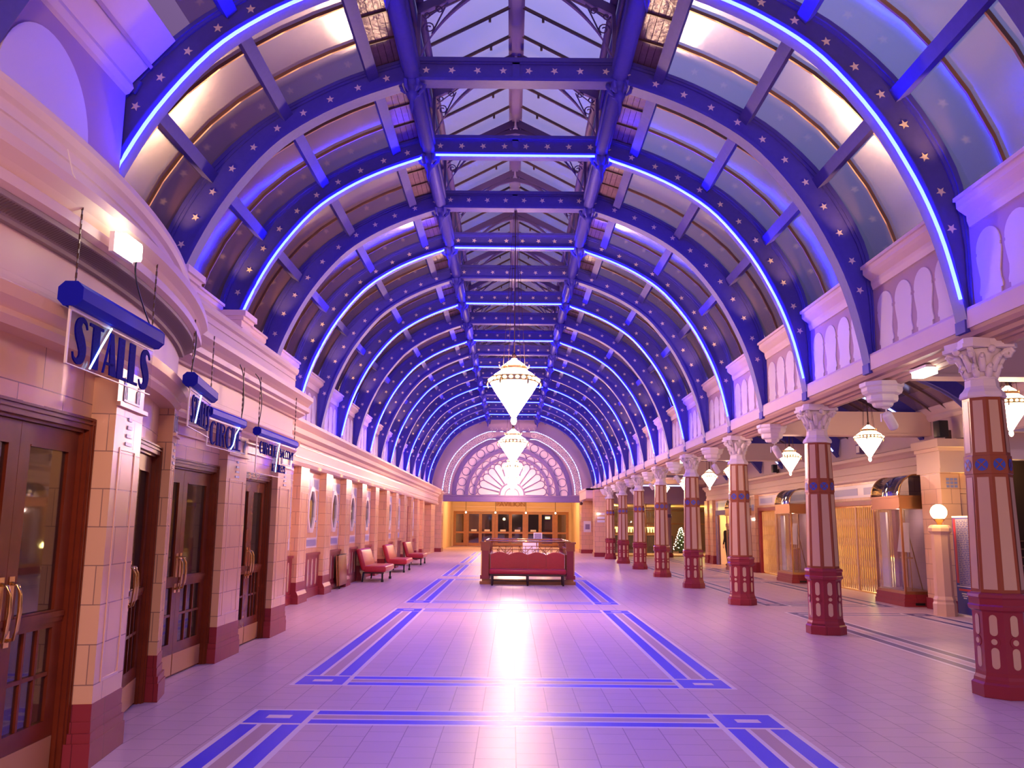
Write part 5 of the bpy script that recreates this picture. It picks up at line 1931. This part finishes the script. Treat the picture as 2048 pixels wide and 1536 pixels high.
def hanging_sign(label, loc, rz, L, box_h, panel_h, letters, slash, hang, box_mat='sign_blue', cable=None):
    """origin: near lower corner of the light box; +y along the sign, +x towards the hall"""
    t = thing('hanging_sign', label, 'sign', loc, rz, 'hanging theatre signs')
    h = box_h / 2
    pr = [(-h, -h * .5), (-h * .5, -h), (h * .5, -h), (h, -h * .5), (h, h * .5), (h * .5, h), (-h * .5, h), (-h, h * .5)]
    bx = MB().prism([(a, b + h) for a, b in pr], 'y', .004, L - .004)
    obj('light_box', bx, box_mat, t)
    for yc in (0, L):
        obj('end_cap', MB().prism([(a * 1.02, b * 1.02 + h) for a, b in pr], 'y', yc - .006, yc + .006), 'sign_blue', t)
    obj('panel', MB().box(-.004, .004, 0.01, L - .01, -panel_h, 0), 'perspex', t)
    ed = MB().box(-.006, .006, -.0, .016, -panel_h, 0).box(-.006, .006, 0, L, -.022, 0).box(-.005, .005, .016, L - .01, -panel_h, -panel_h + .006)
    obj('panel_edge', ed, 'perspex_edge', t)
    for lm in (letters if isinstance(letters, list) else [letters]):
        obj('lettering', lm, 'letter_blue', t)
    obj('neon_tube', MB().tube(slash, .006, 6), 'neon', t)
    for y in (.04, L - .05):
        ch = MB()
        n = int(hang / .03)
        for q in range(n):
            z = 2 * h + hang * q / n
            if q % 2:
                ch.box(-.006, .006, y - .002, y + .002, z, z + .034)
            else:
                ch.box(-.002, .002, y - .006, y + .006, z, z + .034)
        obj('chain', ch, 'chain_metal', t)
    if cable:
        obj('cable', MB().tube(spline(cable, 5), .006, 5), 'black', t)
    return t


# STALLS
lt = deco_text('STALLS', 1.14, .27, .006, .016).shift((0, .05, -.315))
hanging_sign('near hanging blue sign reading STALLS in decorative letters with a lit slash', (-2.58, 4.86, 2.835), R(1.5), 1.26, .145, .34, lt,
             [(.02, .52, -.02), (.02, .40, -.16), (.02, .27, -.325)], .54, cable=[(.0, 1.22, .12), (.03, .95, .24), (.03, .78, .42), (-.02, .95, .62), (-.03, 1.22, .66)])
# sign over the curved doors, seen almost edge on
lt = deco_text('STALLS', .90, .24, .006, .016).shift((0, .08, -.30))
hanging_sign('hanging blue-capped sign seen almost edge-on, past the STALLS sign', (-2.90, 7.62, 2.80), R(9.5), 1.08, .13, .36, lt, [(.02, .45, -.02), (.02, .25, -.3)], .55,
             cable=[(0, .02, .12), (.02, .04, .4), (-.02, .1, .66)])
# CIRCLE
lt = deco_text('CIRCLE', 1.02, .24, .006, .016).shift((0, .06, -.275))
hanging_sign('middle hanging sign reading CIRCLE in tall blue letters with a lit slash', (-3.12, 8.74, 2.67), R(0), 1.14, .10, .30, lt,
             [(.02, .98, -.01), (.02, .86, -.10), (.02, .80, -.22), (.02, .72, -.275)], .60, 'sign_blue_light', cable=[(0, 1.08, .1), (.01, 1.1, .3), (0, 1.06, .6), (-.02, .98, .72)])
# CIRCLE BALCONY & TOILETS
lt = deco_text('CIRCLE', .78, .15, .006, .016).shift((0, .10, -.21))
lt = [lt, text_mesh('BALCONY', .17, .005, .92).xf(SIDE).shift((.01, 1.40, -.14)), text_mesh('& TOILETS', .15, .005, .95).xf(SIDE).shift((.01, 1.02, -.35))]
hanging_sign('far hanging sign with two rows of small blue letters, CIRCLE BALCONY and more', (-3.12, 10.46, 2.655), R(0), 1.86, .10, .46, lt,
             [(.02, .98, -.01), (.02, .90, -.15), (.02, .86, -.28), (.02, .84, -.40)], .62, 'sign_blue_light', cable=[(0, .04, .1), (.02, .06, .4), (0, .0, .66), (-.03, -.1, .74)])
# bulkhead lamp and loose wire on the bow cornice
make_bulkhead('bulkhead_lamp', (-2.52, 5.30, 3.33), R(-1), 'bright white bulkhead lamp on the curved cornice above the STALLS sign', (.27, .13, .08))
lamp('bulkhead_glow', 'POINT', (-2.36, 5.30, 3.44), 1.2 * WARM_POWER, (1, .85, .62), .06)
tag(obj('loose_wire', MB().tube([(-2.76, 5.0, 3.86), (-2.74, 5.05, 3.72), (-2.70, 5.2, 3.60), (-2.60, 5.36, 3.56), (-2.56, 5.38, 3.45)], .004, 5), 'perspex_edge'), 'thin pale wire looping over the curved cornice to the lamp', 'wire')
lamp('door_spot', 'SPOT', (-2.25, 5.4, 3.0), 3 * WARM_POWER, (1, .70, .36), .05, (-2.95, 5.9, 2.2), 70, .8)

# ================================================================== FURNITURE
def settee(W=1.75):
    """front edge along x = 0.7, width along y, origin at the back foot line"""
    t = thing('settee', 's', 'settee')
    D = .66
    obj('seat', rbox(.10, D + .06, 0, W, .27, .44, .05, 4), 'leather_red', t)
    rows = rbox(.0, .15, 0, W, .30, .90, .06, 4)
    M = Matrix(((1, 0, -.30, .13), (0, 1, 0, 0), (0, 0, 1, 0), (0, 0, 0, 1)))
    rows.xf(M)
    obj('backrest', rows, 'leather_red', t)
    obj('frame', MB().box(.12, D, .06, W - .06, .23, .28), 'dark_wood', t)
    for x, y, f in ((D - .04, .10, 1), (D - .04, W - .10, 1), (.10, .10, 0), (.10, W - .10, 0)):
        l = MB().tube([(x, y, .27), (x, y, .20), (x, y, .06)] if f else [(x, y, .27), (x - .04, y, 0)], [.032, .026, .022] if f else [.028, .02], 8)
        if f:
            l.box(x - .035, x + .035, y - .035, y + .035, 0, .07)
        obj('leg', l, 'black', t)
    return t


s0 = settee()
for k, (y, lab) in enumerate(((24.35, 'nearest red leather settee against the left wall'), (29.2, 'middle red leather settee against the left wall'), (34.6, 'farthest red leather settee against the left wall'))):
    c = s0 if k == 0 else dup(s0)
    c.location = (-4.20, y, 0); c['label'] = lab; c['group'] = 'red settees along the left wall'
# folded table leaning between the pilasters
t = thing('folding_table', 'folded brown table on edge against the left wall between pilasters', 'table', (-4.22, 21.65, 0))
M = Matrix.Rotation(R(-4), 4, 'Y')
obj('tabletop', rbox(-.02, .02, 0, .95, .08, .82, .012, 2).xf(M), 'oak', t)
obj('tabletop', rbox(-.07, -.03, 0, .95, .08, .82, .012, 2).xf(M), 'oak', t)
for y in (.10, .85):
    obj('leg', MB().tube([(-.02, y, 0), (-.02, y, .10)], .014, 6), 'black', t)
obj('edge_strip', MB().box(-.03, .03, 0, .95, .815, .835).xf(M), 'black', t)
# red four-back bench in front of the railed enclosure
t = thing('bench', 'red upholstered bench with four scalloped backs in front of the railed enclosure', 'bench', (.44, 23.45, 0))
W = 2.06
obj('seat', rbox(-W / 2, W / 2, 0, .56, .30, .44, .05, 4), 'leather_red', t)
for q in range(4):
    x0 = -W / 2 + .02 + (W - .04) * q / 4
    x1 = x0 + (W - .04) / 4
    pts = [(x0 + .005, .40), (x1 - .005, .40), (x1 - .005, .80)] + [(x0 + (x1 - x0) * (1 - u) , .80 + .07 * math.sin(math.pi * u)) for u in [j / 10 for j in range(1, 10)]] + [(x0 + .005, .80)]
    b = MB().prism(pts, 'y', .46, .56)
    b.prism([((x + (x0 + x1) / 2 * .06) / 1.06, .40 + (z - .40) * .94) for x, z in pts], 'y', .44, .46)
    obj('back_panel', b, 'leather_red', t)
obj('back_board', MB().box(-W / 2 + .04, W / 2 - .04, .52, .58, .30, .80), 'leather_red', t)
obj('frame', MB().box(-W / 2 + .03, W / 2 - .03, .04, .54, .25, .31), 'dark_wood', t)
for x in (-W / 2 + .08, 0, W / 2 - .08):
    for y in (.06, .50):
        obj('leg', MB().tube([(x, y, .28), (x, y, .0)], [.04, .025], 8), 'dark_wood', t)
obj('stretcher', MB().box(-W / 2 + .08, W / 2 - .08, .49, .51, .10, .12), 'dark_wood', t)

# railed enclosure (brass rail, red corner piers, fretwork) with its stone kerb
EX0, EX1, EY0, EY1 = -.72, 1.62, 24.15, 27.9
t = thing('railed_enclosure', 'brass-railed rectangular enclosure with red corner posts in mid-hall, behind the bench', 'railing', ((EX0 + EX1) / 2, (EY0 + EY1) / 2, 0))
ox, oy = (EX0 + EX1) / 2, (EY0 + EY1) / 2
hw, hl = (EX1 - EX0) / 2, (EY1 - EY0) / 2
obj('kerb', MB().box(-hw - .14, hw + .14, -hl - .14, hl + .14, 0, .08).box(-hw - .08, hw + .08, -hl - .08, hl + .08, .08, .14), 'oak', t)
for sx_ in (-1, 1):
    for sy in (-1, 1):
        x, y = sx_ * hw, sy * hl
        p = MB().box(x - .10, x + .10, y - .10, y + .10, .14, .90).box(x - .13, x + .13, y - .13, y + .13, .14, .24)
        po = obj('post', p, 'red_plain', t)
        obj('post_cap', MB().box(x - .12, x + .12, y - .12, y + .12, .90, 1.10).box(x - .15, x + .15, y - .15, y + .15, 1.10, 1.14), 'terracotta', po)
        obj('edge_trim', MB().box(x + sx_ * .10 - .012, x + sx_ * .10 + .012, y - .11, y + .11, .24, .90), 'brass', po)
for a in ((-hw, -hl, hw, -hl), (-hw, hl, hw, hl), (-hw, -hl, -hw, hl), (hw, -hl, hw, hl)):
    horiz = a[1] == a[3]
    def P(u, z):
        return (a[0] + (a[2] - a[0]) * u, a[1] + (a[3] - a[1]) * u, z)
    obj('top_rail', MB().tube([P(.0, 1.15), P(1, 1.15)], .028, 8), 'brass', t)
    obj('mid_rail', MB().tube([P(.04, .94), P(.96, .94)], .012, 6).tube([P(.04, .24), P(.96, .24)], .016, 6), 'copper', t)
    fr = MB()
    n = 10 if horiz else 16
    for q in range(n):
        u0, u1 = .05 + .9 * q / n, .05 + .9 * (q + 1) / n
        um = (u0 + u1) / 2
        fr.tube([P(u0, .24), P(u0, .94)], .009, 5)
        if q % 3 == 1:
            fr.tube([P(u0, .94), P(um, .80), P(u1, .72)], .010, 5)
        elif q % 3 == 2:
            fr.tube([P(u1, .94), P(um, .82), P(u0, .72)], .010, 5)
    obj('fretwork', fr, 'copper', t)
obj('low_panel', MB().box(-hw + .1, -hw + .14, -hl + .1, hl - .1, .14, .80).box(hw - .14, hw - .10, -hl + .1, hl - .1, .14, .80), 'mahogany', t)
# white lectern box and sign stand beyond it
t = thing('white_lectern', 'white box lectern beyond the railed enclosure', 'lectern', (.62, 30.2, 0))
obj('body', rbox(-.23, .23, -.18, .18, 0, 1.08, .01, 2), 'white_paint', t)
obj('ledge', MB().box(-.25, .25, -.2, .2, 1.08, 1.11), 'white_paint', t)
t = thing('sign_stand', 'slim white sign stand with a framed dark notice beside the white lectern', 'sign', (.92, 30.6, 0))
obj('pole', MB().tube([(0, 0, .02), (0, 0, 1.12)], .018, 6), 'white_paint', t)
obj('foot', MB().lathe([(.16, 0), (.16, .015), (.03, .03)], 16), 'white_paint', t)
obj('frame', MB().box(-.15, .15, -.012, .012, 1.10, 1.34), 'white_paint', t)
obj('notice', MB().box(-.125, .125, -.016, -.012, 1.125, 1.315), 'banner_grey', t)
for q in range(0, 3):
    pass
t = thing('smoke_detector', 'small round smoke detector on the roof ridge near the top of the photo', 'detector', (0, 14.4, 9.53))
obj('base', MB().lathe([(.08, 0), (.08, -.03), (.06, -.05)], 16), 'white_paint', t)
obj('sensor', MB().lathe([(.035, -.05), (.03, -.07), (0, -.075)], 12), 'brass', t)
